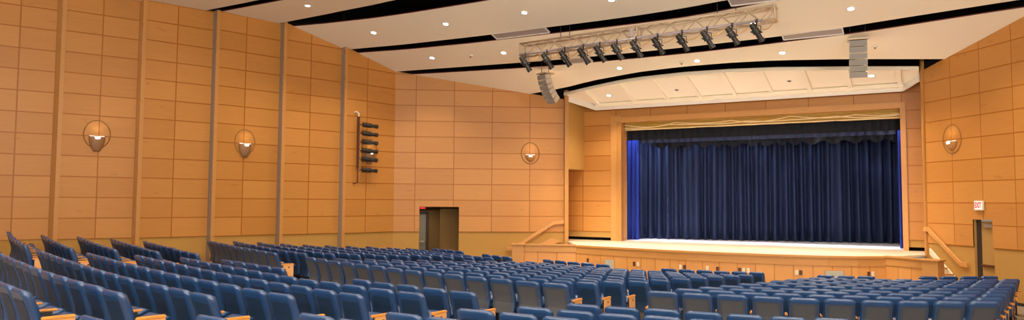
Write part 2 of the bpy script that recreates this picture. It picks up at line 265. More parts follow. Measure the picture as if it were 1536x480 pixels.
('FR',7,'0 6.43 16.52 0.06 -21 0.49|1 6.88 16.35 0.07 -19 0.48|2 7.34 16.20 0.07 -18 0.48|3 7.79 16.07 0.08 -15 0.47|4 8.25 15.95 0.08 -13 0.47|5 8.70 15.85 0.09 -11 0.47|6 9.16 15.78 0.10 -8 0.46|7 9.62 15.72 0.11 -5 0.46|8 10.09 15.69 0.12 -2 0.47|9 10.56 15.68 0.13 1 0.47'),
('FR',8,'0 6.98 17.25 0.01 -21 0.48|1 7.43 17.09 0.02 -19 0.48|2 7.88 16.94 0.03 -17 0.47|3 8.34 16.81 0.03 -15 0.47|4 8.79 16.70 0.04 -13 0.47|5 9.25 16.61 0.05 -10 0.47|6 9.71 16.54 0.06 -8 0.47|7 10.17 16.49 0.06 -5 0.47|8 10.64 16.46 0.07 -2 0.47|9 11.11 16.46 0.08 1 0.47'),
('FR',9,'0 7.56 17.98 -0.04 -20 0.48|1 8.00 17.83 -0.03 -18 0.47|2 8.45 17.69 -0.03 -16 0.47|3 8.91 17.56 -0.02 -14 0.47|4 9.36 17.46 -0.01 -12 0.47|5 9.82 17.37 -0.01 -9 0.47|6 10.28 17.30 0.00 -7 0.47|7 10.75 17.26 0.01 -4 0.47|8 11.22 17.24 0.02 -1 0.47|9 11.70 17.24 0.03 2 0.48'),
('FR',10,'0 8.07 18.72 -0.05 -20 0.46|1 8.51 18.56 -0.05 -18 0.46|2 8.95 18.43 -0.04 -16 0.46|5 10.31 18.13 -0.01 -9 0.47|6 10.77 18.06 0.00 -6 0.47|7 11.24 18.02 0.01 -4 0.47|8 11.71 18.01 0.02 -1 0.48'),
('RL',-1,'0 -10.18 20.60 0.59 -53 0.55|1 -9.85 20.16 0.58 -52 0.55|2 -9.51 19.73 0.58 -51 0.55|3 -9.16 19.29 0.57 -51 0.56|4 -8.80 18.87 0.56 -50 0.56|5 -8.44 18.44 0.56 -49 0.56|6 -8.08 18.02 0.54 -49 0.56|7 -7.71 17.61 0.53 -48 0.56|8 -7.33 17.19 0.52 -48 0.56'),
('RL',-2,'-1 -11.03 20.43 0.66 -55 0.54|0 -10.72 19.99 0.66 -54 0.54|1 -10.39 19.55 0.66 -53 0.55|2 -10.06 19.11 0.66 -52 0.55|3 -9.72 18.68 0.65 -52 0.55|4 -9.38 18.25 0.65 -51 0.55|5 -9.02 17.82 0.64 -50 0.55|6 -8.67 17.40 0.63 -50 0.55|7 -8.31 16.97 0.62 -49 0.56|8 -7.94 16.56 0.61 -48 0.56'),
('RL',-3,'0 -11.39 19.47 0.76 -54 0.55|1 -11.06 19.03 0.76 -53 0.55|2 -10.73 18.59 0.75 -52 0.55|3 -10.39 18.16 0.74 -52 0.56|4 -10.04 17.72 0.73 -51 0.56|5 -9.68 17.29 0.72 -50 0.56|6 -9.32 16.86 0.71 -50 0.56|7 -8.96 16.44 0.70 -49 0.56|8 -8.59 16.01 0.69 -49 0.56'),
('RL',-4,'0 -12.10 19.07 0.82 -54 0.55|1 -11.77 18.63 0.82 -53 0.56|2 -11.43 18.18 0.81 -52 0.56|3 -11.09 17.74 0.80 -52 0.56|4 -10.74 17.31 0.79 -51 0.56|5 -10.38 16.87 0.78 -50 0.56|6 -10.02 16.44 0.77 -50 0.57|7 -9.65 16.01 0.75 -49 0.57|8 -9.28 15.58 0.74 -49 0.57'),
('RL',-5,'1 -12.50 18.35 0.93 -54 0.55|2 -12.17 17.90 0.91 -53 0.56|3 -11.83 17.46 0.89 -52 0.56|4 -11.48 17.02 0.88 -52 0.56|5 -11.13 16.58 0.86 -51 0.57|6 -10.77 16.14 0.85 -51 0.57|7 -10.41 15.70 0.83 -50 0.57|8 -10.04 15.27 0.82 -50 0.57'),
('RC',-1,'0 -5.96 15.70 0.48 -44 0.57|1 -5.55 15.31 0.48 -44 0.56|2 -5.15 14.93 0.48 -44 0.55|3 -4.76 14.55 0.47 -44 0.54|4 -4.38 14.17 0.47 -44 0.53|9 -2.41 12.40 0.44 -39 0.53|10 -1.99 12.07 0.43 -37 0.54|11 -1.55 11.75 0.43 -36 0.54|12 -1.10 11.44 0.42 -34 0.55|13 -0.64 11.13 0.41 -32 0.56'),
('RC',-2,'0 -6.61 15.13 0.57 -47 0.55|1 -6.24 14.73 0.57 -47 0.55|2 -5.86 14.34 0.56 -46 0.54|3 -5.49 13.95 0.56 -46 0.54|4 -5.11 13.57 0.55 -45 0.54|5 -4.73 13.19 0.55 -44 0.53|6 -4.35 12.82 0.54 -43 0.54|7 -3.95 12.46 0.53 -42 0.54|8 -3.55 12.10 0.52 -41 0.54|9 -3.13 11.75 0.51 -39 0.55|10 -2.70 11.41 0.51 -38 0.55|11 -2.26 11.08 0.50 -36 0.56|12 -1.80 10.75 0.49 -34 0.56|13 -1.33 10.44 0.48 -33 0.57'),
('RC',-3,'0 -7.28 14.61 0.65 -46 0.57|1 -6.89 14.21 0.64 -46 0.56|2 -6.50 13.80 0.63 -46 0.56|3 -6.11 13.41 0.63 -45 0.56|4 -5.71 13.02 0.62 -45 0.55|5 -5.32 12.63 0.61 -44 0.55|6 -4.92 12.25 0.60 -43 0.55|7 -4.52 11.88 0.59 -43 0.55|8 -4.11 11.51 0.58 -42 0.55|9 -3.70 11.15 0.57 -41 0.54|10 -3.29 10.80 0.56 -40 0.54|11 -2.87 10.45 0.56 -39 0.54|12 -2.45 10.11 0.55 -38 0.54|13 -2.02 9.79 0.54 -37 0.54'),
('RC',-4,'0 -8.00 14.16 0.72 -49 0.55|1 -7.64 13.75 0.72 -48 0.55|2 -7.27 13.34 0.72 -48 0.55|3 -6.90 12.93 0.71 -47 0.55|4 -6.52 12.53 0.70 -46 0.55|5 -6.13 12.13 0.70 -45 0.55|6 -5.74 11.74 0.69 -45 0.55|7 -5.34 11.36 0.68 -43 0.56|8 -4.94 10.98 0.67 -42 0.56|9 -4.52 10.61 0.66 -41 0.56|10 -4.09 10.24 0.65 -40 0.56|11 -3.66 9.88 0.64 -39 0.56|12 -3.21 9.53 0.62 -38 0.57|13 -2.76 9.19 0.61 -36 0.57'),
('RC',-5,'0 -8.73 13.80 0.79 -47 0.58|1 -8.33 13.38 0.78 -47 0.58|2 -7.94 12.96 0.77 -47 0.57|3 -7.55 12.54 0.76 -47 0.57|4 -7.16 12.13 0.75 -46 0.57|5 -6.77 11.72 0.74 -46 0.56|6 -6.37 11.32 0.73 -45 0.56|7 -5.98 10.92 0.72 -45 0.56|8 -5.58 10.53 0.71 -44 0.56|9 -5.17 10.14 0.70 -43 0.56|10 -4.76 9.76 0.69 -43 0.56|11 -4.35 9.38 0.69 -42 0.56|12 -3.93 9.02 0.68 -41 0.56|13 -3.50 8.66 0.67 -40 0.56'),
('RC',-6,'1 -9.16 13.11 0.88 -47 0.58|2 -8.77 12.68 0.87 -48 0.58|3 -8.38 12.25 0.85 -48 0.58|4 -7.99 11.83 0.84 -47 0.57|5 -7.61 11.41 0.83 -47 0.57|6 -7.21 10.99 0.83 -46 0.57|7 -6.82 10.58 0.82 -46 0.57|8 -6.42 10.17 0.81 -45 0.57|9 -6.01 9.77 0.80 -44 0.58|10 -5.59 9.37 0.79 -43 0.58|11 -5.17 8.98 0.78 -42 0.58|12 -4.73 8.59 0.77 -41 0.58|13 -4.29 8.21 0.75 -40 0.58'),
('RC',-7,'9 -6.80 9.54 0.85 -46 0.59|10 -6.39 9.12 0.84 -45 0.59|11 -5.97 8.71 0.82 -44 0.59|12 -5.54 8.30 0.81 -43 0.59|13 -5.11 7.90 0.80 -43 0.59'),
('RR',-1,'0 1.05 10.00 0.39 -27 0.55|1 1.53 9.76 0.39 -26 0.53|2 2.01 9.53 0.40 -25 0.52|3 2.48 9.32 0.40 -23 0.51|4 2.94 9.13 0.40 -22 0.49|5 3.40 8.96 0.40 -19 0.48|6 3.85 8.81 0.41 -17 0.48|7 4.31 8.68 0.41 -14 0.47|8 4.77 8.59 0.42 -10 0.46|9 5.22 8.52 0.42 -6 0.46|10 5.69 8.50 0.43 -0 0.46'),
('RR',-2,'0 0.37 9.27 0.45 -28 0.56|1 0.86 9.01 0.45 -27 0.54|2 1.33 8.77 0.45 -26 0.53|3 1.81 8.55 0.46 -25 0.52|4 2.27 8.34 0.46 -23 0.50'),
('RR',-3,'0 -0.33 8.57 0.52 -29 0.57|1 0.16 8.30 0.52 -29 0.55|2 0.63 8.05 0.52 -28 0.53|3 1.10 7.81 0.51 -26 0.52'),
('RR',-4,'0 -1.05 7.92 0.57 -32 0.56|1 -0.59 7.63 0.57 -31 0.54|2 -0.12 7.36 0.56 -30 0.53'),
('RR',-5,'0 -1.82 7.33 0.64 -34 0.56|1 -1.36 7.02 0.64 -33 0.55'),
('RR',-6,'0 -2.62 6.81 0.70 -36 0.57|1 -2.16 6.48 0.69 -36 0.56'),
('RR',-7,'0 -3.46 6.40 0.75 -39 0.59'),
]

# ------------------------------------------------------------------ lights of the room
def spot(name, loc, w, col, size=120, blend=.8, target=None, rad=.12):
    l = bpy.data.lights.new(name, 'SPOT'); l.energy = w; l.color = col; l.spot_size = R(size); l.spot_blend = blend
    l.shadow_soft_size = rad
    o = bpy.data.objects.new(name, l); COL.objects.link(o); o.location = loc
    if target is not None:
        o.rotation_euler = (Vector(target) - Vector(loc)).to_track_quat('-Z', 'Y').to_euler()
    return o

# ------------------------------------------------------------------ walls
ROW0 = 1.449; RH = .61
def wall(name, A, B, seam, pw, holes=(), low='plaster', top=None, v0=0.0, zlow=None, woodto=None):
    """A -> B with the room on the right hand; wood panels above ROW0, plaster below, dark above the ceiling"""
    A = Vector((A[0], A[1], 0)); B = Vector((B[0], B[1], 0)); Ld = (B - A).length; d = (B - A) / Ld
    n = Vector((d.y, -d.x, 0))
    cuts = {0.0, Ld}
    sa, sb = s_of(A.x, A.y), s_of(B.x, B.y)
    if (sa - 9.76) * (sb - 9.76) < 0: cuts.add(Ld * (9.76 - sa) / (sb - sa))
    for h in holes: cuts |= {h[0], h[1]}
    cuts = sorted(cuts)
    V = []; F = []; UV = []; FM = []
    def quad(pts, mi):
        b = len(V)
        for x, z, off in pts: V.append(A + d * x + n * off + Vector((0, 0, z)))
        F.append((b, b + 1, b + 2, b + 3)); FM.append(mi)
        UV.append([((x - seam) / pw, (z - ROW0) / RH + v0) for x, z, off in pts])
    for a, b in zip(cuts[:-1], cuts[1:]):
        za = (ceil_z(s_of(*(A + d * a).xy)) if top is None else top) + .02
        zb = (ceil_z(s_of(*(A + d * b).xy)) if top is None else top) + .02
        hole = [h for h in holes if h[0] <= a + 1e-6 and b <= h[1] + 1e-6]
        z0 = -.6; zr = ROW0
        if zlow is not None: z0 = zr = zlow
        if hole:
            ht = hole[0][2]
            if ht < zr: quad([(a, ht, 0), (b, ht, 0), (b, zr, 0), (a, zr, 0)], 1)
            else: zr = ht
        elif zlow is None: quad([(a, z0, 0), (b, z0, 0), (b, zr, 0), (a, zr, 0)], 1)
        quad([(a, zr, .03), (b, zr, .03), (b, zb, .03), (a, za, .03)], 0)
        quad([(a, zr, 0), (b, zr, 0), (b, zr, .03), (a, zr, .03)], 2)
        quad([(a, za, .0), (b, zb, .0), (b, 10.6, .0), (a, 10.6, 0)], 3)
    return struct(mesh_obj(name, V, F, None, uvs=UV, mats=[M['panel'], M['plaster'], M['edge'], M['black']], fmats=FM))
bays = [((-24.0, 13.2), (-13.418, 21.014), 12.27), ((-13.196, 20.892), (-11.603, 22.161), 1.06), ((-11.402, 21.99), (-9.842, 23.424), 1.03), ((-9.647, 23.241), (-8.092, 24.857), 1.02), ((-7.897, 24.644), (-6.279, 26.2), 1.04), ((-6.11, 26.047), (-4.547, 27.816), 1.03)]
for i, (a, b, seam) in enumerate(bays):
    wall('wall_left', a, b, seam, 1.6 if i else 1.75)
    if i:
        pr = bays[i - 1][1]
        mb = MB(); A = Vector((*pr, 0)); B = Vector((*a, 0))
        zt = ceil_z(s_of(*a)) + .02
        V = [(*pr, -.6), (*a, -.6), (*a, zt), (*pr, zt)]
        struct(mesh_obj('wall_left', V, [(0, 1, 2, 3)], M['lilac'] if i >= 3 else M['wood']))
        # vertical edge board at the front edge of the bay
        d = (Vector(b) - Vector(a)).normalized(); rz = math.atan2(d.y, d.x)
        e = MB(); c = Vector((*a, 0)) + Vector((d.x, d.y, 0)) * .055 + Vector((d.y, -d.x, 0)) * .035
        e.box((c.x, c.y, (zt - .6) / 2), (.11, .04, zt + .6), rz)
        struct(e.build('trim_%d' % i, M['wood']))
    # shaded pilaster board at the far end of every bay is the wall itself
G = (-4.547, 27.816); LP = (2.047, 28.408)
wall('wall_back', G, LP, .817, 1.481, holes=[(1.0, 2.52, 2.41)])
e = MB(); e.box((2.12, 28.30, 3.2), (.15, .28, 7.6), .09); struct(e.build('trim_6', M['edge']))
# ochre block above the stage-side recess and the wall under it
e = MB()
q = [(2.19, 28.25), (3.0, 29.60), (2.3, 30.2), (2.1, 28.6)]
e.hexa([(x, y, 3.93) for x, y in q], [(x, y, 6.95) for x, y in q]); struct(e.build('wall_recess_bulkhead', M['plaster']))
wall('wall_recess', (1.9, 28.5), (1.95, 30.4), .5, 1.4, top=4.2)
# proscenium wall with its opening (u 1.727 .. 11.46)
OPL, OPR, OPT = 1.70, 11.47, 5.80
ZST = 1.10
def swall():
    A = US(-1.6, 0); B = US(12.4, 0)
    o = wall('wall_stage', A.xy, B.xy, 1.6, 1.44, holes=[(1.6 + OPL, 1.6 + OPR, OPT)], top=7.0, zlow=1.449)
    V = []; F = []; UV = []
    for a, b in ((-1.6, OPL), (OPR, 12.4)):
        i = len(V)
        for u, z in ((a, 1.22), (b, 1.22), (b, 1.449), (a, 1.449)): V.append(US(u, .0, z))
        F.append((i, i + 1, i + 2, i + 3))
        i = len(V)
        for u, z in ((a, .9), (b, .9), (b, 1.22), (a, 1.22)): V.append(US(u, -.12, z))
        F.append((i, i + 1, i + 2, i + 3))
    struct(mesh_obj('wall_stage', V, F, None, mats=[M['plaster'], M['black']], fmats=[0, 1, 0, 1]))
swall()
def ubox(name, u0, u1, s0, s1, z0, z1, mat, parent=None, bevel=0):
    m = MB(); m.hexa([US(u0, s1, z0), US(u1, s1, z0), US(u1, s0, z0), US(u0, s0, z0)], [US(u0, s1, z1), US(u1, s1, z1), US(u1, s0, z1), US(u0, s0, z1)])
    return m.build(name, mat, parent, bevel=bevel)
struct(ubox('trim_7', OPL - .46, OPL - .02, -.55, .10, ZST, OPT + .28, M['wood']))
struct(ubox('trim_8', OPR + .0, OPR + .16, -.55, .10, ZST, OPT + .2, M['wood']))
struct(ubox('trim_9', OPL - .02, OPR + .0, -.55, .10, OPT, OPT + .2, M['wood']))
struct(ubox('trim_10', OPL - .20, OPL - .0, -.1, .14, ZST, OPT + .02, M['edge']))
# right wall
RW0 = Vector((12.64, 22.10)); RW1 = Vector((13.66, 14.9))
RD = (Vector((13.127, 18.8)) - Vector((12.81, 20.954))).normalized()
RW0 = Vector((12.81, 20.954)) - RD * 1.14; RW1 = Vector((12.81, 20.954)) + RD * 26
wall('wall_right', RW0, RW1, 1.14, 1.085, holes=[(1.14 + .70, 1.14 + 1.38, 2.21)])
RN = Vector((RD.y, -RD.x))
def RWP(d, off=0, z=0):
    p = Vector((12.81, 20.954)) + RD * d + RN * off
    return Vector((p.x, p.y, z))
e = MB(); c = RWP(-1.14, .03); e.box((c.x, c.y, 3.6), (.07, .10, 7.2), 0); struct(e.build('trim_11', M['edge']))
mesh = mesh_obj('wall_right', [(RWP(-1.14, 0, -.3)), US(12.35, 0, -.3), US(12.35, 0, 7.2), RWP(-1.14, 0, 7.2)], [(0, 1, 2, 3)], M['edge']); struct(mesh)
e = MB(); a = RWP(2.0, .02); e.hexa([RWP(1.4, .02, -.1), RWP(25, .02, -.1), RWP(25, 0, -.1), RWP(1.4, 0, -.1)], [RWP(1.4, .02, .10), RWP(25, .02, .10), RWP(25, 0, .10), RWP(1.4, 0, .10)])
struct(e.build('baseboard_right', M['steel']))

# ------------------------------------------------------------------ ceiling: stepped cream bays with dark gaps between
def interp(tab, u):
    xs = [a for a, _ in tab]; ys = [b for _, b in tab]
    return float(np.interp(u, xs, ys))
B5t = [(-5, 3.2), (-1.8, 3.75), (.57, 4.2), (2.74, 4.88), (5.83, 5.5), (8.5, 5.7), (11, 5.66), (13.3, 5.47), (16.5, 4.93), (19.66, 4.25), (20.8, 4.0), (24, 3.3)]
B5b = [(-5, 1.8), (.1, 3.2), (2.29, 3.85), (4.0, 4.3), (5.5, 4.56), (8.26, 4.72), (10.8, 4.62), (13.1, 4.38), (16.4, 3.77), (19.64, 3.12), (24, 2.3)]
B4t = [(-14, 8.8), (-7.96, 8.56), (-5.7, 8.42), (-1.1, 8.15), (1.24, 8.02), (5.4, 7.93), (8.0, 7.92), (10.4, 7.95), (12.7, 8.02), (14.2, 8.08), (16.8, 8.28), (18.4, 8.5), (22.2, 8.95), (28, 9.6)]
B4b = [(-14, 8.3), (-8.3, 8.02), (-6.1, 7.82), (-1.55, 7.46), (.9, 7.32), (5.1, 7.22), (7.8, 7.2), (10.2, 7.22), (12.5, 7.32), (14.1, 7.4), (16.8, 7.55), (18.4, 7.72), (22.2, 8.22), (28, 8.9)]
B3t = [(-14, 12.3), (-9.5, 12.0), (-5.8, 11.78), (-1.3, 11.66), (3.2, 11.65), (5.7, 11.64), (8.1, 11.68), (10.4, 11.8), (12, 11.98), (16, 12.3), (24, 12.9)]
B3b = [(-14, 11.8), (-9.9, 11.5), (-6.2, 11.18), (-1.7, 10.98), (2.8, 10.95), (7.8, 10.9), (10.1, 10.95), (11.8, 11.1), (14.4, 11.45), (24, 12.2)]
B2b = [(-16, 15.7), (-11.6, 15.35), (-8.8, 15.08), (-5.6, 14.88), (-3.3, 14.84), (.83, 14.86), (24, 15.6)]
B2t = [(-14, 15.75), (-11.2, 15.85), (-8, 15.95), (-4.5, 16.15), (-2.76, 16.35), (2, 16.8), (24, 17.5)]
B1b = [(-20, 19.0), (24, 19.0)]; B1t = [(-20, 19.5), (24, 19.9)]
B0b = [(-20, 23.0), (24, 23.0)]; B0t = [(-20, 23.7), (24, 23.7)]
END = [(-24, 56), (24, 56)]
def slab(lo, hi, us, name='ceiling', th=.03, dz=0):
    V = []; n = len(us)
    for tab in (lo, hi):
        for u in us:
            s = interp(tab, u) * .61; V.append(US(u * .61, s, ceil_z(s) + dz))
    V += [Vector((v.x, v.y, v.z + th)) for v in V[:2 * n]]
    F = []; FM = []
    for i in range(n - 1):
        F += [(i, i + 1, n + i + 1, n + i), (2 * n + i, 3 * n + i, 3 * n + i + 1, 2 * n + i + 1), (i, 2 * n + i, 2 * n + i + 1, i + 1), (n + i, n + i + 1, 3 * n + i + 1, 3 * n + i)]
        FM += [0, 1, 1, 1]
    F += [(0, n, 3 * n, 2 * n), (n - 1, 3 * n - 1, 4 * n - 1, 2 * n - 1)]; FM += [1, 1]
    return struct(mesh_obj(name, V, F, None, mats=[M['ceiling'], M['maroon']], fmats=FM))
uu = [x * 1.0 for x in range(-20, 29)]
slab(B5t, B4b, uu); slab(B4t, B3b, uu); slab(B3t, B2b, uu)
# split where the slope turns level, so that each slab is flat
slab(B2t, B1b, uu); slab(B1t, B0b, uu); slab(B0t, END, uu)
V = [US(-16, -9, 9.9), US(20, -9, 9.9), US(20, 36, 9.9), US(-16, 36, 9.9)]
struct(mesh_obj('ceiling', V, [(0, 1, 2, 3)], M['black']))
# forestage canopy: coffered soffit with a white fascia lip
def canopy():
    root = empty('stage_canopy', US(6, 1.3, 6.5)); inv = Matrix.Translation(-root.location)
    tag(root, 'cream coffered canopy sloping above the stage front, with white lip', 'canopy')
    def loc(vs): return [tuple(inv @ Vector(v)) for v in vs]
    def S_(u): return interp(B5b, u / .61) * .61
    U0, U1 = .05, 12.05
    def left_s(u):  # chamfered left end
        return .5
    V = []; F = []
    us = [U0 + (U1 - U0) * i / 24 for i in range(25)]
    def front(u):
        if u < .8: return 1.55 - (u - .05) / .75 * 1.05
        if u > 11.55: return .5 + (u - 11.55) / .5 * .75
        return .5
    for u in us:
        for s in (front(u), S_(u)): V.append(US(u, s, ceil_z(s) + .08))
    F = [(2 * i, 2 * i + 2, 2 * i + 3, 2 * i + 1) for i in range(24)]
    mesh_obj('field_panel', loc(V), F, M['ceiling'], root)
    def beam(pa, pb, w, name='rib', z0=-.02, h=.12, mat='ceiling'):
        pa = Vector(pa); pb = Vector(pb); d = (pb - pa); d.z = 0; d.normalize(); nn = Vector((-d.y, d.x, 0)) * w / 2
        m = MB(); m.hexa([pa - nn, pb - nn, pb + nn, pa + nn], [pa - nn + Vector((0, 0, h)), pb - nn + Vector((0, 0, h)), pb + nn + Vector((0, 0, h)), pa + nn + Vector((0, 0, h))])
        m.v = loc(m.v); return m.build(name, M[mat], root)
    for u in (.95, 2.5, 3.77, 5.03, 6.29, 7.53, 8.79, 10.05, 11.5):
        s1 = S_(u) - .05
        beam(US(u, .55, ceil_z(.55) - .02), US(u, s1, ceil_z(s1) - .02), .13)
    beam(US(.85, .62, ceil_z(.62) - .03), US(11.6, .62, ceil_z(.62) - .03), .26, 'border_beam')
    for i in range(24):
        ua, ub = us[i], us[i + 1]; sa, sb = S_(ua) - .03, S_(ub) - .03
        beam(US(ua, sa, ceil_z(sa) - .02), US(ub, sb, ceil_z(sb) - .02), .06, 'rear_beam', h=.085)
    # white lip round the front and the two chamfered ends
    pts = [US(.05, 1.55), US(.80, .50), US(11.55, .50), US(12.05, 1.25)]
    m = MB()
    for a, b in zip(pts[:-1], pts[1:]):
        za = ceil_z(s_of(a.x, a.y)); zb = ceil_z(s_of(b.x, b.y)); d = (b - a).normalized(); nn = Vector((-d.y, d.x, 0)) * .05
        A0 = Vector((a.x, a.y, za - .12)); B0 = Vector((b.x, b.y, zb - .12)); up = Vector((0, 0, .26))
        m.hexa([A0, B0, B0 + nn, A0 + nn], [A0 + up, B0 + up, B0 + nn + up, A0 + nn + up])
    m.v = loc(m.v); m.build('fascia_lip', M['white'], root)
canopy()

# ------------------------------------------------------------------ floor under the seats
SEATPTS = []
for sec, k, txt in SEATS:
    for q in txt.split('|'):
        i, x, y, z, a, w = q.split(); SEATPTS.append((float(x), float(y), float(z)))
SP = np.array(SEATPTS)
def floor_h(x, y):
    d2 = (SP[:, 0] - x) ** 2 + (SP[:, 1] - y) ** 2
    m = d2.min(); w = np.exp(-(d2 - m) / (2 * (.55 ** 2 + .06 * m)))
    h = float((w * SP[:, 2]).sum() / w.sum())
    return h
def make_floor():
    nx, ny = 80, 74
    V = []
    for j in range(ny):
        for i in range(nx):
            x = -25 + i * .55; y = -6 + j * .5
            V.append((x, y, floor_h(x, y)))
    F = [(j * nx + i, j * nx + i + 1, (j + 1) * nx + i + 1, (j + 1) * nx + i) for j in range(ny - 1) for i in range(nx - 1)]
    return struct(mesh_obj('floor', V, F, M['carpet'], smooth=True))
make_floor()

# ------------------------------------------------------------------ stage
stage = empty('stage_platform', (6.5, 24, 0))
tag(stage, 'raised wooden stage with curved maple front and pale board floor', 'stage')
SL = stage.location
AP = [(.256, 25.85), (2.28, 25.66), (3.2, 24.78), (4.03, 24.10), (4.8, 23.42), (5.51, 22.86), (6.6, 22.22), (7.63, 21.72), (8.4, 21.38), (9.16, 21.13), (10.0, 21.02), (10.84, 21.09), (11.39, 19.75)]
def stage_build():
    def lc(vs): return [tuple(Vector(v) - SL) for v in vs]
    # deck: apron polygon back to behind the curtain
    core = AP[1:12]
    back = [US(12.1, .0), US(13.5, -7), US(-1, -7), US(-.9, .3), Vector((2.2, 28.2, 0))]
    ring = [Vector((x, y, ZST)) for x, y in core] + [RWP(-1.1, .1, ZST)] + [Vector((b.x, b.y, ZST)) for b in back]
    n = len(ring); V = ring + [Vector((v.x, v.y, ZST - .06)) for v in ring]
    F = [tuple(range(n)), tuple(range(2 * n - 1, n - 1, -1))] + [(i, n + i, n + (i + 1) % n, (i + 1) % n) for i in range(n)]
    mesh_obj('deck', lc(V), F, M['deck'], stage)
    # floor beyond the proscenium line, the stage light's glare put into its whiter colour
    V = [US(OPL + .1, -.5, ZST + .008), US(OPR - .05, -.5, ZST + .008), US(OPR + 1, -6.5, ZST + .008), US(OPL - .2, -6.5, ZST + .008)]
    mesh_obj('inner_floor', lc(V), [(0, 1, 2, 3)], M['white_floor'], stage)
    def strip(pts, z0, z1, off, name, mat, uvw=None):
        V = []; F = []; UV = []; acc = 0
        P_ = [Vector((x, y, 0)) for x, y in pts]; N_ = []
        for i in range(len(P_)):
            d = (P_[min(i + 1, len(P_) - 1)] - P_[max(i - 1, 0)]).normalized(); N_.append(Vector((d.y, -d.x, 0)))
        us = [0]
        for a, b in zip(P_[:-1], P_[1:]): us.append(us[-1] + (b - a).length)
        for i, p in enumerate(P_):
            o = p + N_[i] * off; q = p - N_[i] * .08
            V += [(o.x, o.y, z0), (o.x, o.y, z1), (q.x, q.y, z1), (q.x, q.y, z0)]
        for i in range(len(P_) - 1):
            a = 4 * i; b = 4 * i + 4
            for j in range(4):
                k = (j + 1) % 4
                F.append((a + j, b + j, b + k, a + k))
                UV.append([(us[i] / (uvw or 1), .5), (us[i + 1] / (uvw or 1), .5), (us[i + 1] / (uvw or 1), .6), (us[i] / (uvw or 1), .6)])
        e = 4 * (len(P_) - 1); F += [(0, 1, 2, 3), (e + 3, e + 2, e + 1, e)]; UV += [[(.5, .5)] * 4] * 2
        return mesh_obj(name, lc(V), F, mat, stage, uvs=UV)
    main = AP[1:12]
    strip(main, -.2, ZST - .26, .0, 'front_panel', M['fascia'], .53)
    strip(main, ZST - .28, ZST - .05, .02, 'front_band', M['wood'])
    strip(main, ZST - .05, ZST + .012, .05, 'nosing', M['wood'])
    for pts, w in ((AP[0:2], .68), (AP[11:13], .42)):
        strip(pts, -.2, ZST - .22, .0, 'wing_panel', M['fascia'], w)
        strip(pts, ZST - .24, ZST - .02, .025, 'wing_band', M['wood'])
        strip(pts, ZST - .02, ZST + .03, .06, 'wing_cap', M['wood'])
    # end posts of the wings
    for (x, y), rz in (((11.42, 19.72), -.9), ((.25, 25.95), -.1)):
        m = MB(); m.box((x, y, (ZST - .2) / 2 - .0), (.42, .42, ZST + .2), rz); m.v = lc(m.v); m.build('end_post', M['wood'], stage, bevel=.01)
        m = MB(); m.box((x, y, ZST + .01), (.50, .50, .05), rz); m.v = lc(m.v); m.build('post_cap', M['edge'], stage, bevel=.01)
    # outlet plates and vents on the curved front, at distances along the arc
    P_ = [Vector((x, y, 0)) for x, y in main]
    seg = [(a, b, (b - a).length) for a, b in zip(P_[:-1], P_[1:])]
    def along(t):
        for a, b, l in seg:
            if t <= l: d = (b - a) / l; return a + d * t, d
            t -= l
        return b, d
    def at_x(px):   # arc length where the pixel column px of the photograph meets the front
        k = (px - 768) / 1084.5; t = 0
        for i in range(2000):
            p, d = along(i * .006)
            if p.x / p.y >= k: return i * .006
        return 0
    def plate(px, z, w, h, mat, name, depth=.02):
        p, d = along(at_x(px)); nn = Vector((d.y, -d.x, 0)); c = p + nn * (.012)
        m = MB(); m.box((c.x, c.y, z), (w, depth, h), math.atan2(d.y, d.x)); m.v = lc(m.v)
        return m.build(name, M[mat], stage, bevel=.004)
    for px, mat in ((882, 'plate_dark'), (951, 'plate_dark'), (957, 'plate_white'), (1020, 'plate_white'), (1026, 'plate_dark'), (1060, 'plate_white'), (1075, 'plate_dark'),
                    (1108, 'plate_dark'), (1114, 'plate_white'), (1121, 'plate_white'), (1193, 'plate_white'), (1199, 'plate_dark'), (1300, 'plate_dark'), (1306, 'plate_white')):
        o = plate(px, .60, .085, .14, mat, 'outlet_plate')
        o['label'] = 'dark brown outlet plate' if mat == 'plate_dark' else 'ivory outlet plate'
    for px, w in ((914.5, .34), (1249, .50)):
        plate(px, .45, w + .06, .52, 'wood', 'vent_frame', .02)
        plate(px, .45, w, .46, 'vent', 'vent_grille', .035)
    plate(1067, .38, .24, .10, 'steel', 'cable_box', .05)
stage_build()
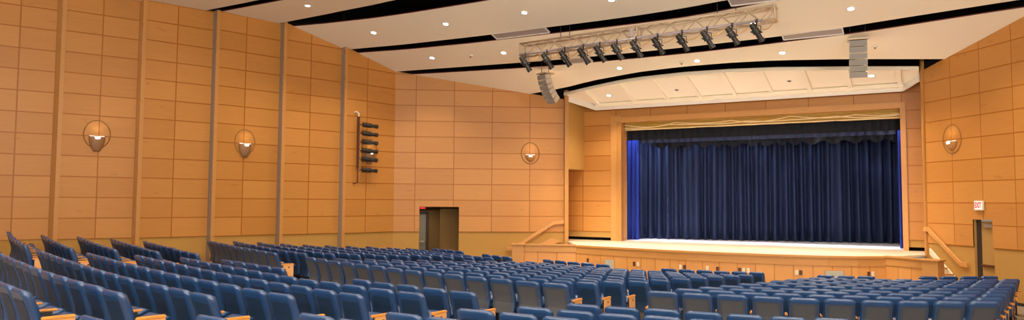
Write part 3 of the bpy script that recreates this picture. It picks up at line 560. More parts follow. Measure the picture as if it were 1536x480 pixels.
# inside of the stage house
V = [US(-1, -7, ZST), US(13.6, -7, ZST), US(13.6, -7, 8), US(-1, -7, 8), US(-1, -.5, ZST), US(-1, -.5, 8), US(13.6, -.5, ZST), US(13.6, -.5, 8)]
struct(mesh_obj('wall_stage_house', V, [(0, 1, 2, 3), (4, 0, 3, 5), (1, 6, 7, 2)], M['black']))
struct(mesh_obj('ceiling_stage_house', [US(-1, -7, 8), US(13.6, -7, 8), US(13.6, -.1, 8), US(-1, -.1, 8)], [(0, 1, 2, 3)], M['black']))
def curtain(name, pts, z0, z1, mat, amp, wl, label, cat, seed=1, rows=10, th=.02, parent=None, hem=0):
    rnd = random.Random(seed)
    A, B = [Vector((*p, 0)) for p in pts]; Lc = (B - A).length; d = (B - A) / Lc; nn = Vector((d.y, -d.x, 0))
    # irregular pleats: the phase grows unevenly
    n = int(Lc / wl * 12); ph = [0]; am = []
    sp = 1
    for i in range(n):
        if i % 12 == 0: sp = rnd.uniform(.7, 1.35); 
        ph.append(ph[-1] + 2 * PI / 12 * sp)
    ams = [rnd.uniform(.6, 1.25) for _ in range(int(ph[-1] / (2 * PI)) + 3)]
    V = []; F = []
    for r in range(rows + 1):
        f = r / rows; z = z0 + (z1 - z0) * f
        for i in range(n + 1):
            p = ph[i]; k = p / (2 * PI); a = ams[int(k)] * (1 - k % 1) + ams[int(k) + 1] * (k % 1)
            s = math.sin(p + .25 * math.sin(3 * f + k)); s = math.copysign(abs(s) ** .75, s)
            off = amp * a * s * (1.0 - .25 * f) + .35 * amp * math.sin(.37 * p + f)
            q = A + d * (Lc * i / n) + nn * off
            V.append((q.x, q.y, z + (hem * math.sin(p * .5) if r == 0 else 0)))
    F = [(r * (n + 1) + i, r * (n + 1) + i + 1, (r + 1) * (n + 1) + i + 1, (r + 1) * (n + 1) + i) for r in range(rows) for i in range(n)]
    c = (A + B) / 2
    V = [(x - c.x, y - c.y, z) for x, y, z in V]
    o = mesh_obj(name, V, F, mat, parent, smooth=True); o.location = (c.x, c.y, 0)
    md = o.modifiers.new('thick', 'SOLIDIFY'); md.thickness = th
    if label: tag(o, label, cat)
    return o
cl = US(1.55, -2.3); cr = US(13.0, -4.9)
curtain('stage_curtain', (cl.xy, cr.xy), ZST + .02, 7.2, M['curtain'], .21, .36, 'wide navy blue pleated main curtain closed across the stage', 'curtain', 3, hem=.01)
a = US(1.35, -.95); b = US(1.98, -1.12)
curtain('side_curtain', (a.xy, b.xy), ZST + .02, 6.9, M['leg_curtain'], .07, .20, 'narrow bright royal blue side curtain at the left of the stage opening', 'curtain', 5)
a = US(11.35, -.9); b = US(11.8, -1.0)
curtain('side_curtain', (a.xy, b.xy), ZST + .02, 6.9, M['leg_curtain'], .05, .18, 'sliver of bright blue side curtain at the right of the stage opening', 'curtain', 6)
a = US(1.3, -.60); b = US(12.0, -.60)
curtain('valance', (a.xy, b.xy), 5.13, 6.2, M['valance'], .03, .30, 'black pleated valance hanging across the top of the stage opening', 'valance', 8, rows=3)
a = US(2.08, -1.0); b = US(11.3, -1.0)
curtain('border_and_shade_strip', (a.xy, b.xy), 5.03, 6.6, M['curtain'], .05, .30, 'strip of lit blue pleats just under the black valance', 'drape', 9, rows=3)
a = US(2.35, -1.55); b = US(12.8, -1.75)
curtain('border_and_shade_strip', (a.xy, b.xy), 4.88, 6.6, M['valance'], .05, .30, 'black strip standing in for the shadow on the curtain top, with a ragged lower edge, behind the lit blue one', 'drape', 11, rows=3, hem=.07)  # black pleats shaped like the ragged shade on the main curtain top
# gold swagged drape under the header
def gold():
    u0, u1, n = OPL, OPR, 240; V = []; F = []; rows = 8
    for r in range(rows + 1):
        f = r / rows
        for i in range(n + 1):
            u = u0 + (u1 - u0) * i / n; ph = (u - u0) / 1.55
            k = ph % 1.0; sag = 4 * k * (1 - k)
            z = 5.86 - .36 * f - .0 + .05 * sag * math.sin(PI * f) * -1
            off = -.26 + .035 * math.sin(f * 15 + 2.2 * sag + math.sin(ph * 2.4)) + .02 * math.sin(ph * 9)
            p = US(u, off, z); V.append(p)
    c = US(6, -.26); V = [(v.x - c.x, v.y - c.y, v.z) for v in V]
    F = [(r * (n + 1) + i, (r) * (n + 1) + i + 1, (r + 1) * (n + 1) + i + 1, (r + 1) * (n + 1) + i) for r in range(rows) for i in range(n)]
    o = mesh_obj('gold_swag', V, F, M['gold'], smooth=True); o.location = (c.x, c.y, 0)
    md = o.modifiers.new('thick', 'SOLIDIFY'); md.thickness = .012
    tag(o, 'gold satin swag gathered along the top of the stage opening', 'drape')
    m = MB(); m.tube([Vector((US(u, -.22, 5.52)).xyz) - Vector((c.x, c.y, 0)) for u in [u0 + (u1 - u0) * i / 40 for i in range(41)]], .022, 6)
    m.build('hem_piping', M['goldtrim'], o, smooth=True)
    for q in range(2):
        m = MB(); pts = []
        for i in range(121):
            u = u0 + (u1 - u0) * i / 120; ph = (u - u0) / (2.1 + q * .9) + q * .4; k = ph % 1
            pts.append(US(u, -.17, 5.72 - .04 * q - .10 * 4 * k * (1 - k) + .03 * math.sin(u * 1.7)) - Vector((c.x, c.y, 0)))
        m.tube(pts, .018, 6); m.build('swag_fold', M['goldtrim'], o, smooth=True)
gold()

# ------------------------------------------------------------------ stairs, stringer and handrails
def rail(name, pts, label, brackets=(), w=.06, h=.14):
    c = Vector(pts[0]); o = None; m = MB()
    P_ = [Vector(p) for p in pts]
    for i, (a, b) in enumerate(zip(P_[:-1], P_[1:])):
        d = (b - a); hd = Vector((d.x, d.y, 0)).normalized(); nn = Vector((-hd.y, hd.x, 0)) * w / 2; up = Vector((0, 0, h))
        m.hexa([a - nn, b - nn, b + nn, a + nn], [a - nn + up, b - nn + up, b + nn + up, a + nn + up])
    o = m.build(name, M['wood'], loc=c, bevel=.01); tag(o, label, 'handrail')
    for p, q in brackets:
        m = MB(); m.tube([Vector(p) - c, Vector(q) - c], .015, 8); m.build('bracket', M['steel'], o)
    return o
rail('handrail', [RWP(-1.15, .10, 1.80), RWP(-.98, .10, 1.80), RWP(.30, .10, .86), RWP(.55, .10, .86)], 'wooden handrail sloping down the wall beside the right stage steps',
     [(RWP(-.5, .1, 1.5), RWP(-.5, -.02, 1.42)), (RWP(.1, .1, 1.06), RWP(.1, -.02, 1.0))])
bw = (Vector(LP) - Vector(G)).normalized(); bn = Vector((bw.y, -bw.x))
def BWP(d, off=0, z=0):
    p = Vector(G) + bw * d + bn * off; return Vector((p.x, p.y, z))
rail('handrail', [BWP(4.35, .12, .74), BWP(4.62, .12, .74), BWP(6.2, .12, 1.74), BWP(6.62, .12, 1.78)], 'wooden handrail sloping up the wall beside the left stage steps',
     [(BWP(5.1, .12, 1.05), BWP(5.1, -.02, .98)), (BWP(6.0, .12, 1.62), BWP(6.0, -.02, 1.55))])
def stairs(P_top, P_bot, nrm, width, n, label, name='stage_stairs'):
    """a flight from the stage edge P_top down to P_bot; nrm points across the flight"""
    c = Vector((P_bot.x, P_bot.y, 0)); root = empty(name, c); tag(root, label, 'stairs')
    d = Vector((P_bot.x - P_top.x, P_bot.y - P_top.y, 0)); Lr = d.length / n; d.normalize(); w = Vector((nrm.x, nrm.y, 0)) * width
    for i in range(n):
        z1 = ZST * (1 - (i + 1) / (n + 1)); a = P_top + d * Lr * i - Vector((0, 0, P_top.z)); b = a + d * Lr
        z0 = -.25
        m = MB(); m.hexa([a + Vector((0, 0, z0)) - c, b + Vector((0, 0, z0)) - c, b + w + Vector((0, 0, z0)) - c, a + w + Vector((0, 0, z0)) - c],
                         [a + Vector((0, 0, z1)) - c, b + Vector((0, 0, z1)) - c, b + w + Vector((0, 0, z1)) - c, a + w + Vector((0, 0, z1)) - c])
        m.build('step', M['deck'], root)
        bb = b + d * .03
        m = MB(); m.hexa([a + Vector((0, 0, z1 - .03)) - c, bb + Vector((0, 0, z1 - .03)) - c, bb + w + Vector((0, 0, z1 - .03)) - c, a + w + Vector((0, 0, z1 - .03)) - c],
                         [a + Vector((0, 0, z1 + .005)) - c, bb + Vector((0, 0, z1 + .005)) - c, bb + w + Vector((0, 0, z1 + .005)) - c, a + w + Vector((0, 0, z1 + .005)) - c])
        m.build('tread_nosing', M['edge'], root)
    return root
r = stairs(RWP(-.75, .12, 0), RWP(.85, .12, 0), RN, 1.15, 6, 'wooden steps from the stage down along the right wall')
c = r.location
m = MB(); m.hexa([RWP(-.95, .04, 1.12) - c, RWP(.35, .04, .10) - c, RWP(.35, .09, .10) - c, RWP(-.95, .09, 1.12) - c], [RWP(-.95, .04, 1.30) - c, RWP(.35, .04, .30) - c, RWP(.35, .09, .30) - c, RWP(-.95, .09, 1.30) - c])
m.build('stringer', M['deck'], r)
r = stairs(BWP(6.3, .12, 0), BWP(4.7, .12, 0), bn, 1.7, 6, 'wooden steps from the stage down along the back wall, left of the stage')
c = r.location
m = MB(); m.hexa([BWP(5.2, .06, .62) - c, BWP(6.55, .06, 1.10) - c, BWP(6.55, .10, 1.10) - c, BWP(5.2, .10, .62) - c], [BWP(5.2, .06, .76) - c, BWP(6.1, .06, 1.22) - c, BWP(6.1, .10, 1.22) - c, BWP(5.2, .10, .76) - c])
m.build('stringer', M['wood'], r)

# ------------------------------------------------------------------ doorways
def doorway_left():
    a, b, zt = 1.0, 2.52, 2.41; dp = -2.2
    q = lambda d, o, z: BWP(d, o, z)
    V = [q(a, 0, -.3), q(a, -.25, -.3), q(a, -.25, zt), q(a, 0, zt), q(b, 0, -.3), q(b, -1.3, -.3), q(b, -1.3, zt), q(b, 0, zt),
         q(a - 1.3, dp, -.3), q(a - 1.3, dp, zt + .3), q(b + .3, dp, -.3), q(b + .3, dp, zt + .3), q(1.78, -1.3, -.3), q(1.78, -1.3, zt + .3), q(b + .1, -1.3, -.3), q(b + .1, -1.3, zt + .3), q(1.78, dp, -.3), q(1.78, dp, zt + .3),
         q(a - 1.3, 0, zt + .3), q(b + .3, 0, zt + .3), q(a, -.25, zt), q(b, -.25, zt), q(a - 1.3, -.05, -.3), q(a - 1.3, -.05, zt + .3)]
    struct(mesh_obj('wall_lobby', V, [(0, 1, 2, 3), (5, 4, 7, 6), (8, 10, 11, 9), (3, 2, 21, 7), (12, 14, 15, 13), (12, 13, 17, 16), (9, 11, 19, 18), (22, 8, 9, 23)], M['recess']))
    def bx(name, d0, d1, o0, o1, z0, z1, mat, parent=None):
        m = MB(); m.hexa([q(d0, o0, z0), q(d1, o0, z0), q(d1, o1, z0), q(d0, o1, z0)], [q(d0, o0, z1), q(d1, o0, z1), q(d1, o1, z1), q(d0, o1, z1)]); return m.build(name, M[mat], parent)
    d = struct(bx('door_1', .30, 1.19, dp + .02, dp + .07, -.2, 2.10, 'greydoor'))
    bx('push_bar', .40, 1.12, dp + .07, dp + .14, .93, .99, 'chrome', d)
    bx('door_frame', 1.19, 1.28, dp + .01, dp + .12, -.2, 2.18, 'darkframe', d)
    bx('door_frame', .25, 1.28, dp + .01, dp + .12, 2.10, 2.18, 'darkframe', d)
    spot('lobby_fill_light', q(.9, -1.0, 2.60), 45, DOWN_COL, 150, .9, q(.9, -1.2, 0), .1)  # unseen lamp added to brighten the lobby
    c = q(1.12, -.12, 2.36); m = MB(); m.box((0, 0, 0), (.20, .05, .05), math.atan2(bw.y, bw.x)); o = m.build('exit_sign', M['red']); o.location = c
    tag(o, 'small red lit sign edge at the top left of the left doorway', 'sign')
doorway_left()
def doorway_right():
    a, b, zt = .70, 1.38, 2.21; dp = -.17
    q = lambda d, o, z: RWP(d, o, z)
    V = [q(a, 0, -.3), q(a, dp, -.3), q(a, dp, zt), q(a, 0, zt), q(b, 0, -.3), q(b, dp, -.3), q(b, dp, zt), q(b, 0, zt)]
    struct(mesh_obj('wall_right_reveal', V, [(0, 1, 2, 3), (5, 4, 7, 6), (3, 2, 6, 7)], M['plaster']))
    m = MB(); m.hexa([q(a, dp, -.2), q(b, dp, -.2), q(b, dp + .05, -.2), q(a, dp + .05, -.2)], [q(a, dp, zt - .05), q(b, dp, zt - .05), q(b, dp + .05, zt - .05), q(a, dp + .05, zt - .05)])
    d = struct(m.build('door_2', M['doorpaint']))
    m = MB(); m.hexa([q(a - .0, dp + .05, -.2), q(a + .13, dp + .05, -.2), q(a + .13, dp + .09, -.2), q(a, dp + .09, -.2)], [q(a, dp + .05, zt), q(a + .13, dp + .05, zt), q(a + .13, dp + .09, zt), q(a, dp + .09, zt)])
    m.build('door_frame', M['darkframe'], d)
    m = MB(); m.hexa([q(a + .18, dp + .05, .92), q(b - .02, dp + .05, .92), q(b - .02, dp + .13, .92), q(a + .18, dp + .13, .92)], [q(a + .18, dp + .05, .98), q(b - .02, dp + .05, .98), q(b - .02, dp + .13, .98), q(a + .18, dp + .13, .98)])
    m.build('push_bar', M['plate_dark'], d)
    m = MB(); m.hexa([q(a + .28, dp + .05, 2.0), q(b - .1, dp + .05, 2.0), q(b - .1, dp + .12, 2.0), q(a + .28, dp + .12, 2.0)], [q(a + .28, dp + .05, 2.10), q(b - .1, dp + .05, 2.10), q(b - .1, dp + .12, 2.10), q(a + .28, dp + .12, 2.10)])
    m.build('door_closer', M['lilac'], d)
doorway_right()
def exit_sign():
    c = RWP(1.0, .08, 2.60); rz = math.atan2(RD.y, RD.x)
    root = empty('exit_sign', c, rz); tag(root, 'white EXIT sign with red letters on the wall above the right door', 'sign')
    m = MB(); m.box((0, 0, 0), (.30, .06, .27)); m.build('housing', M['plate_white'], root, bevel=.006)
    m = MB(); m.box((0, -.033, 0), (.25, .006, .215)); m.build('sign_face', M['sign'], root)
    cu = bpy.data.curves.new('lettering', 'FONT'); cu.body = 'EXIT'; cu.size = .15; cu.extrude = .003; cu.offset = .004
    cu.align_x = 'CENTER'; cu.align_y = 'CENTER'; cu.materials.append(M['red'])
    t = bpy.data.objects.new('lettering', cu); COL.objects.link(t); t.parent = root; t.location = (0, -.04, 0); t.rotation_euler = (PI / 2, 0, 0); t.scale = (.74, 1.45, 1)
    bpy.context.view_layer.update(); dg = bpy.context.evaluated_depsgraph_get(); me = bpy.data.meshes.new_from_object(t.evaluated_get(dg))
    t2 = bpy.data.objects.new('lettering', me); COL.objects.link(t2); t2.parent = root; t2.location = t.location; t2.rotation_euler = t.rotation_euler; t2.scale = t.scale; t2['label'] = 'red letters EXIT'; bpy.data.objects.remove(t)
    # the room lies on the right hand of RD, so the face of the sign looks along -local y
exit_sign()

# ------------------------------------------------------------------ ceiling downlights
def make_downlight(loc, label, lit=True, name='ceiling_downlight'):
    root = empty(name, loc); tag(root, label, 'light', 'round downlights recessed in the ceiling')
    m = MB(); n = 20
    vs = []
    for rr_, z in ((.085, .0), (.125, -.004), (.13, .004), (.085, .03)):
        vs += [(rr_ * math.cos(2 * PI * k / n), rr_ * math.sin(2 * PI * k / n), z) for k in range(n)]
    m.add(vs, [(j * n + k, j * n + (k + 1) % n, ((j + 1) % 4) * n + (k + 1) % n, ((j + 1) % 4) * n + k) for j in range(4) for k in range(n)])
    m.build('trim_ring', M['white'], root, smooth=True)
    m = MB(); m.add([(.088 * math.cos(2 * PI * k / n), .088 * math.sin(2 * PI * k / n), .002) for k in range(n)], [tuple(range(n))])
    m.build('lamp', M['glow'] if lit else M['plate_dark'], root)
    return root
def slope_rot(s):
    if s > 9.76: return (0, 0, 0)
    n_ = Vector((-.255 * NS.x, -.255 * NS.y, 1)).normalized()
    return n_.to_track_quat('Z', 'Y').to_euler()
ROWN = {1: 'canopy above the stage', 2: 'ceiling bay nearest the stage', 3: 'second ceiling bay from the stage', 4: 'third ceiling bay from the stage', 5: 'fourth ceiling bay from the stage'}
LIT = [(1, 2.76, 2.27), (1, 17.58, 2.36), (2, .55, 6.25), (2, 5.02, 6.22), (2, 9.44, 6.25), (2, 13.78, 6.27), (2, 18.2, 6.3), (3, -5.41, 9.84), (3, -.68, 9.5), (3, 3.95, 9.55), (3, 8.6, 9.6), (3, 13.08, 9.67), (3, 17.26, 9.94), (3, 21.6, 10.1),
       (4, -6.83, 13.47), (4, -2.01, 13.31), (4, 2.77, 13.33), (4, 7.42, 13.35), (4, 12.1, 13.4), (4, 16.8, 13.5), (4, 21.3, 13.6), (5, -7.7, 17.64), (5, -3.2, 17.65), (5, 1.5, 17.7)]
cnt = {}
for row, u, s in LIT:
    cnt[row] = cnt.get(row, 0) + 1
    z = ceil_z(s * .61) + (-.0)
    hidden = (row, u) in ((2, .55), (3, 3.95), (3, 8.6), (2, 18.2), (3, 21.6), (4, 12.1), (4, 16.8), (4, 21.3), (5, -12.2), (5, -3.2), (5, 1.5))
    p = US(u * .61, s * .61, z - .006 + (.075 if row == 1 else 0))
    if not hidden:
        vis = sorted([q for q in LIT if q[0] == row and (q[0], q[1]) not in ((2, .55), (3, 3.95), (3, 8.6), (2, 18.2), (3, 21.6), (4, 12.1), (4, 16.8), (4, 21.3), (5, -12.2), (5, -3.2), (5, 1.5))], key=lambda q: q[1])
        i = [q[1] for q in vis].index(u)
        nm = {1: ['left', 'right']}.get(row)
        if len(vis) == 1: lab = 'lit round downlight, the only one seen in the %s' % ROWN[row]
        else: lab = 'lit round downlight, %s from left in the %s' % (ORD[i], ROWN[row])
        o = make_downlight(p, lab); o.rotation_euler = slope_rot(s * .61)
    spot('downlight_beam', p + Vector((0, 0, -.06)), DOWN_W, DOWN_COL, 112, .8, p + Vector((0, 0, -5)))
# rows of the same downlights over the rear of the hall, behind the picture
for s in (21.5, 25.5, 30, 35, 40):
    for u in (-9, -2, 5, 12, 19):
        p = US(u * .61, s * .61, 8.7)
        if p.y > -6: spot('downlight_beam', p, DOWN_W * .45, DOWN_COL, 140, .9, p + Vector((0, 0, -5)))
# unlit fittings and sensors
for i, (u, s, lab) in enumerate(((4.35, 1.42, 'small dark unlit downlight in the canopy, left one'), (8.24, 1.48, 'small dark unlit downlight in the canopy, right one'))):
    z = ceil_z(s) + .075; o = make_downlight(US(u, s, z), lab, False, 'unlit_downlight'); o['group'] = 'unlit canopy fittings'; o.rotation_euler = slope_rot(s); o.scale = (.75, .75, .75)
for u, s, lab in ((-1.71, 5.88, 'small ceiling sensor between the two left downlights of the second bay'), (5.25, 3.82, 'small ceiling sensor beside the middle downlight above the stage front'), (10.96, 3.71, 'small ceiling sensor beside the right hanging speaker')):
    c = US(u, s, ceil_z(s)); root = empty('ceiling_sensor', c); tag(root, lab, 'sensor', 'small sensors on the ceiling')
    m = MB(); m.tube([(0, 0, .01), (0, 0, -.04)], [.09, .07], 14); m.build('base', M['white'], root)
    m = MB(); m.tube([(0, 0, -.04), (0, 0, -.09)], [.035, .02], 10); m.build('head', M['bronze'], root)
# long air grilles in the gaps
for u, s, L_, lab in ((.87, 6.93, 1.95, 'long grey air grille in the ceiling gap above the left end of the truss'), (9.4, 4.83, 1.62, 'long grey air grille in the ceiling gap near the right hanging speaker'), (1.87, 4.64, .95, 'short grey air grille in the ceiling gap behind the left end of the truss'), (8.2, 7.15, 1.2, 'long grey air grille in the gap above the right end of the truss')):
    c = US(u, s, ceil_z(s) + .02); root = empty('air_grille', c, A_U)
    zz = Vector((-.255 * NS.x, -.255 * NS.y, 1)).normalized(); xx = TU.copy(); yy = zz.cross(xx).normalized()
    root.rotation_euler = Matrix((xx, yy, zz)).transposed().to_euler()
    tag(root, lab, 'vent', 'air grilles in the ceiling gaps')
    m = MB()
    for dy in (-.19, .19): m.box((0, dy, 0), (L_, .03, .05))
    for dx in (-L_ / 2, L_ / 2): m.box((dx, 0, 0), (.03, .40, .05))
    m.build('frame', M['white'], root)
    m = MB()
    for k in range(10): m.box((0, -.16 + k * .0355, .005), (L_ - .04, .028, .012))
    m.build('louvre_panel', M['grille'], root)

# ------------------------------------------------------------------ sconces with their routed ovals
def sconce(c, nx, ny, label, w=.22, h=.44, bowl='bronze'):
    rz = math.atan2(ny, nx) + PI / 2     # local -y looks into the room
    SCONCES.append((c[0] + nx * .16, c[1] + ny * .16, c[2]))
    root = empty('wall_sconce', c, rz); tag(root, label, 'wall light', 'half-bowl sconces inside routed ovals')
    n = 40; m = MB()
    vs = []
    for (ra, rb, y) in ((.335, .40, -.002), (.35, .415, -.012), (.365, .43, -.002)):
        vs += [(ra * math.cos(2 * PI * k / n), y, .05 + rb * math.sin(2 * PI * k / n)) for k in range(n)]
    m.add(vs, [(j * n + k, j * n + (k + 1) % n, (j + 1) * n + (k + 1) % n, (j + 1) * n + k) for j in range(2) for k in range(n)])
    m.build('routed_oval', M['ring'], root)
    m = MB(); vs = []; rows = 9; cols = 17
    for r_ in range(rows):
        f = r_ / (rows - 1); rad = w * (1 - f ** 2.2 * .62); z = -.02 - h * f
        for k in range(cols):
            t = PI * k / (cols - 1); vs.append((-rad * math.cos(t), -rad * .72 * math.sin(t), z))
    m.add(vs, [(r_ * cols + k, r_ * cols + k + 1, (r_ + 1) * cols + k + 1, (r_ + 1) * cols + k) for r_ in range(rows - 1) for k in range(cols - 1)])
    o = m.build('bowl', M[bowl], root, smooth=True); md = o.modifiers.new('thick', 'SOLIDIFY'); md.thickness = .012
    m = MB(); vs = [(-w * .9 * math.cos(PI * k / 16), -w * .66 * math.sin(PI * k / 16), .01 - .07 * math.sin(PI * k / 16)) for k in range(17)] + [(0, -.01, .0)]
    vs2 = [(x, y, z - .05) for x, y, z in vs]
    m.add(vs, [(k, k + 1, 17) for k in range(16)])
    # bright crescent of the diffuser seen over the front rim
    rim = []
    for k in range(17):
        t = PI * k / 16; rim.append((-w * .74 * math.cos(t), -w * .72 * math.sin(t) - .012, -.03)); 
    low = [(x * .8, y, -.03 - .075 * math.sin(PI * k / 16) ** .8) for k, (x, y, z) in enumerate(rim)]
    m.add(rim + low, [(k, k + 1, 17 + k + 1, 17 + k) for k in range(16)])
    m.build('diffuser', M['softglow'], root)
    return root
M['ring'] = new_mat('routed_groove', (.30, .13, .018), .6)
SCONCES = []
def bay_n(i):
    a, b, _ = bays[i]; d = (Vector(b) - Vector(a)).normalized(); return Vector((d.y, -d.x))
for i, (x, y, z), lab in ((1, (-12.439, 21.576, 4.50), 'bronze half-bowl sconce in an oval, leftmost on the panelled wall'), (3, (-8.915, 24.0, 4.50), 'bronze half-bowl sconce in an oval on the fourth wall bay from the left'), (5, (-5.346, 26.9, 4.45), 'half-bowl sconce behind the wall-mounted row of spotlights')):
    a, b, _ = bays[i]; n_ = bay_n(i); d = Vector((-n_.y, n_.x)); av = Vector(a)
    k = (x / y)   # slide along the bay so the fitting sits at its seam
    dv = (Vector(b) - av).normalized(); t = (k * av.y - av.x) / (dv.x - k * dv.y); p = av + dv * t
    sconce((p.x + n_.x * .04, p.y + n_.y * .04, z), n_.x, n_.y, lab)
p = BWP(5.28, .04, 4.47); sconce(p, bn.x, bn.y, 'tan half-bowl sconce in an oval on the back wall left of the stage', .20, .24, 'pale_bowl')
p = RWP(.02, .04, 4.47); sconce(p, RN.x, RN.y, 'tan half-bowl sconce in an oval on the right wall above the steps', .20, .24, 'pale_bowl')

# ------------------------------------------------------------------ theatre spotlights (shared parts)
def spot_parts(parent, rot, hang=.28, side=False):
    """ellipsoidal spotlight hanging from its clamp; rot aims the barrel"""
    m = MB(); m.tube([(0, 0, .02), (0, 0, -.10)], .022, 8); m.box((0, 0, .03), (.06, .09, .08)); m.build('clamp', M['steel'], parent)
    m = MB()
    for sx in (-1, 1): m.box((sx * .115, 0, -.20), (.012, .04, .20))
    m.box((0, 0, -.105), (.24, .04, .012)); m.build('yoke', M['lampblack'], parent)
    m = MB(); Rm = rot.to_matrix() if hasattr(rot, 'to_matrix') else rot
    prof = [(-.26, .06), (-.25, .085), (-.17, .095), (-.10, .09), (-.08, .115), (.03, .115), (.05, .078), (.20, .078), (.21, .092), (.30, .095)]
    c = Vector((0, 0, -.27)); ax = Rm @ Vector((0, 0, -1))
    m.tube([c + ax * t for t, r_ in prof], [r_ * .88 for t, r_ in prof], 14); m.build('barrel', M['lampblack'], parent, smooth=False)
    m = MB(); m.tube([c + ax * .295, c + ax * .305], .08, 14); m.build('lens', M['lens'], parent)
    sd = ax.cross(Vector((1, 0, 0))).normalized()
    for sx in (-1, 1):
        m = MB(); m.box(tuple(c + Vector((sx * .13, 0, 0))), (.06, .03, .03)); m.build('shutter_knob', M['steel'], parent)

# ------------------------------------------------------------------ lighting truss
TS = 11.25 * .61
def ray_us(px, s):
    return None
def truss():
    A = US(.93, TS, 7.51); B = US(8.75, TS, 7.74); w = .38; h = .36
    c = (A + B) / 2; root = empty('lighting_truss', c, 0); tag(root, 'long aluminium box truss carrying a row of black spotlights under the ceiling', 'truss')
    d = (B - A).normalized(); hd = Vector((d.x, d.y, 0)).normalized(); nn = Vector((-hd.y, hd.x, 0)); up = Vector((0, 0, 1))
    L_ = (B - A).length
    ch = {}
    for sy in (-1, 1):
        for sz in (-1, 1):
            o = nn * sy * w / 2 + up * sz * h / 2
            m = MB(); m.tube([A + o - c, B + o - c], .031, 8); m.build('chord', M['chrome'], root, smooth=True)
            ch[(sy, sz)] = o
    n = int(L_ / .36)
    m = MB()
    for (a, b) in (((-1, -1), (-1, 1)), ((1, -1), (1, 1)), ((-1, 1), (1, 1)), ((-1, -1), (1, -1))):
        for k in range(n):
            p = A + (B - A) * (k / n); q = A + (B - A) * ((k + 1) / n)
            o1, o2 = (ch[a], ch[b]) if k % 2 == 0 else (ch[b], ch[a])
            m.tube([p + o1 - c, q + o2 - c], .014, 5, cap=False)
    m.build('lacing', M['chrome'], root)
    for t in (0, .49, .505, 1):
        m = MB(); p = A + (B - A) * t - c
        for a, b in (((-1, -1), (-1, 1)), ((1, -1), (1, 1)), ((-1, 1), (1, 1)), ((-1, -1), (1, -1))): m.tube([p + ch[a], p + ch[b]], .028, 8)
        m.build('end_frame', M['chrome'], root)
    # lower pipe that carries the lamps
    m = MB(); o = nn * -(w / 2 + .10) + up * -(h / 2 + .02); m.tube([A + o - c + d * .05, B + o - c - d * .3], .036, 8); m.build('lamp_pipe', M['pipe'], root, smooth=True)
    for t in (.175, .215, .80, .865):
        p = A + (B - A) * t + up * h / 2; zt = ceil_z(TS) + .9
        m = MB(); m.tube([p - c, Vector((p.x, p.y, zt)) - c], .012, 6); m.build('hanger', M['steel'], root)
    m = MB(); m.box(tuple(A + (B - A) * .485 - c + nn * -.24), (.10, .08, .24)); m.build('junction_box', M['pipe'], root)
    return A, B, o, d, nn
TA, TB, TO, TD, TN = truss()
px_lamps = [795, 828, 855, 883, 908, 934, 963, 996, 1033, 1071, 1109, 1146]
tilt = Matrix.Rotation(R(0), 3, 'Z')
aim = (TU * .50 + NS * -.40 + Vector((0, 0, -.95))).normalized()
lamp_rot = Vector((0, 0, -1)).rotation_difference(aim).to_matrix()
first = None; spots = []
def pipe_at(px):
    k = (px - 8 - 768) / 1084.5
    a = TA + TO; b = TB + TO; dd = b - a
    t = (k * a.y - a.x) / (dd.x - k * dd.y); return a + dd * t
for i, px in enumerate(px_lamps):
    p = pipe_at(px); lab = 'black stage spotlight, %s from the left end of the truss' % ORD[i]
    if first is None:
        first = empty('stage_spotlight', p - Vector((0, 0, .03))); root = first; spot_parts(first, lamp_rot)
    else:
        root = copy_tree(first); root.location = p - Vector((0, 0, .03))
    tag(root, lab, 'spotlight', 'black spotlights hung along the truss'); spots.append(root.location.copy())
for i in range(len(spots)):
    a = spots[i] + Vector((0, 0, -.22)) + TU * .14; b = (spots[i + 1] if i + 1 < len(spots) else spots[i] + TU * .55) + Vector((0, 0, .06)) - TU * .05
    mid = (a + b) / 2 + Vector((0, 0, -.10 - .06 * (i % 3)))
    pts = [a * (1 - t) ** 2 + mid * 2 * t * (1 - t) + b * t * t for t in [k / 12 for k in range(13)]]
    m = MB(); m.tube(pts, .011, 5); o = m.build('lamp_cable', M['cable'], loc=a, smooth=True)
    tag(o, 'amber cable looping from the %s spotlight on the truss' % ORD[i], 'cable', 'cables looping between the truss spotlights')

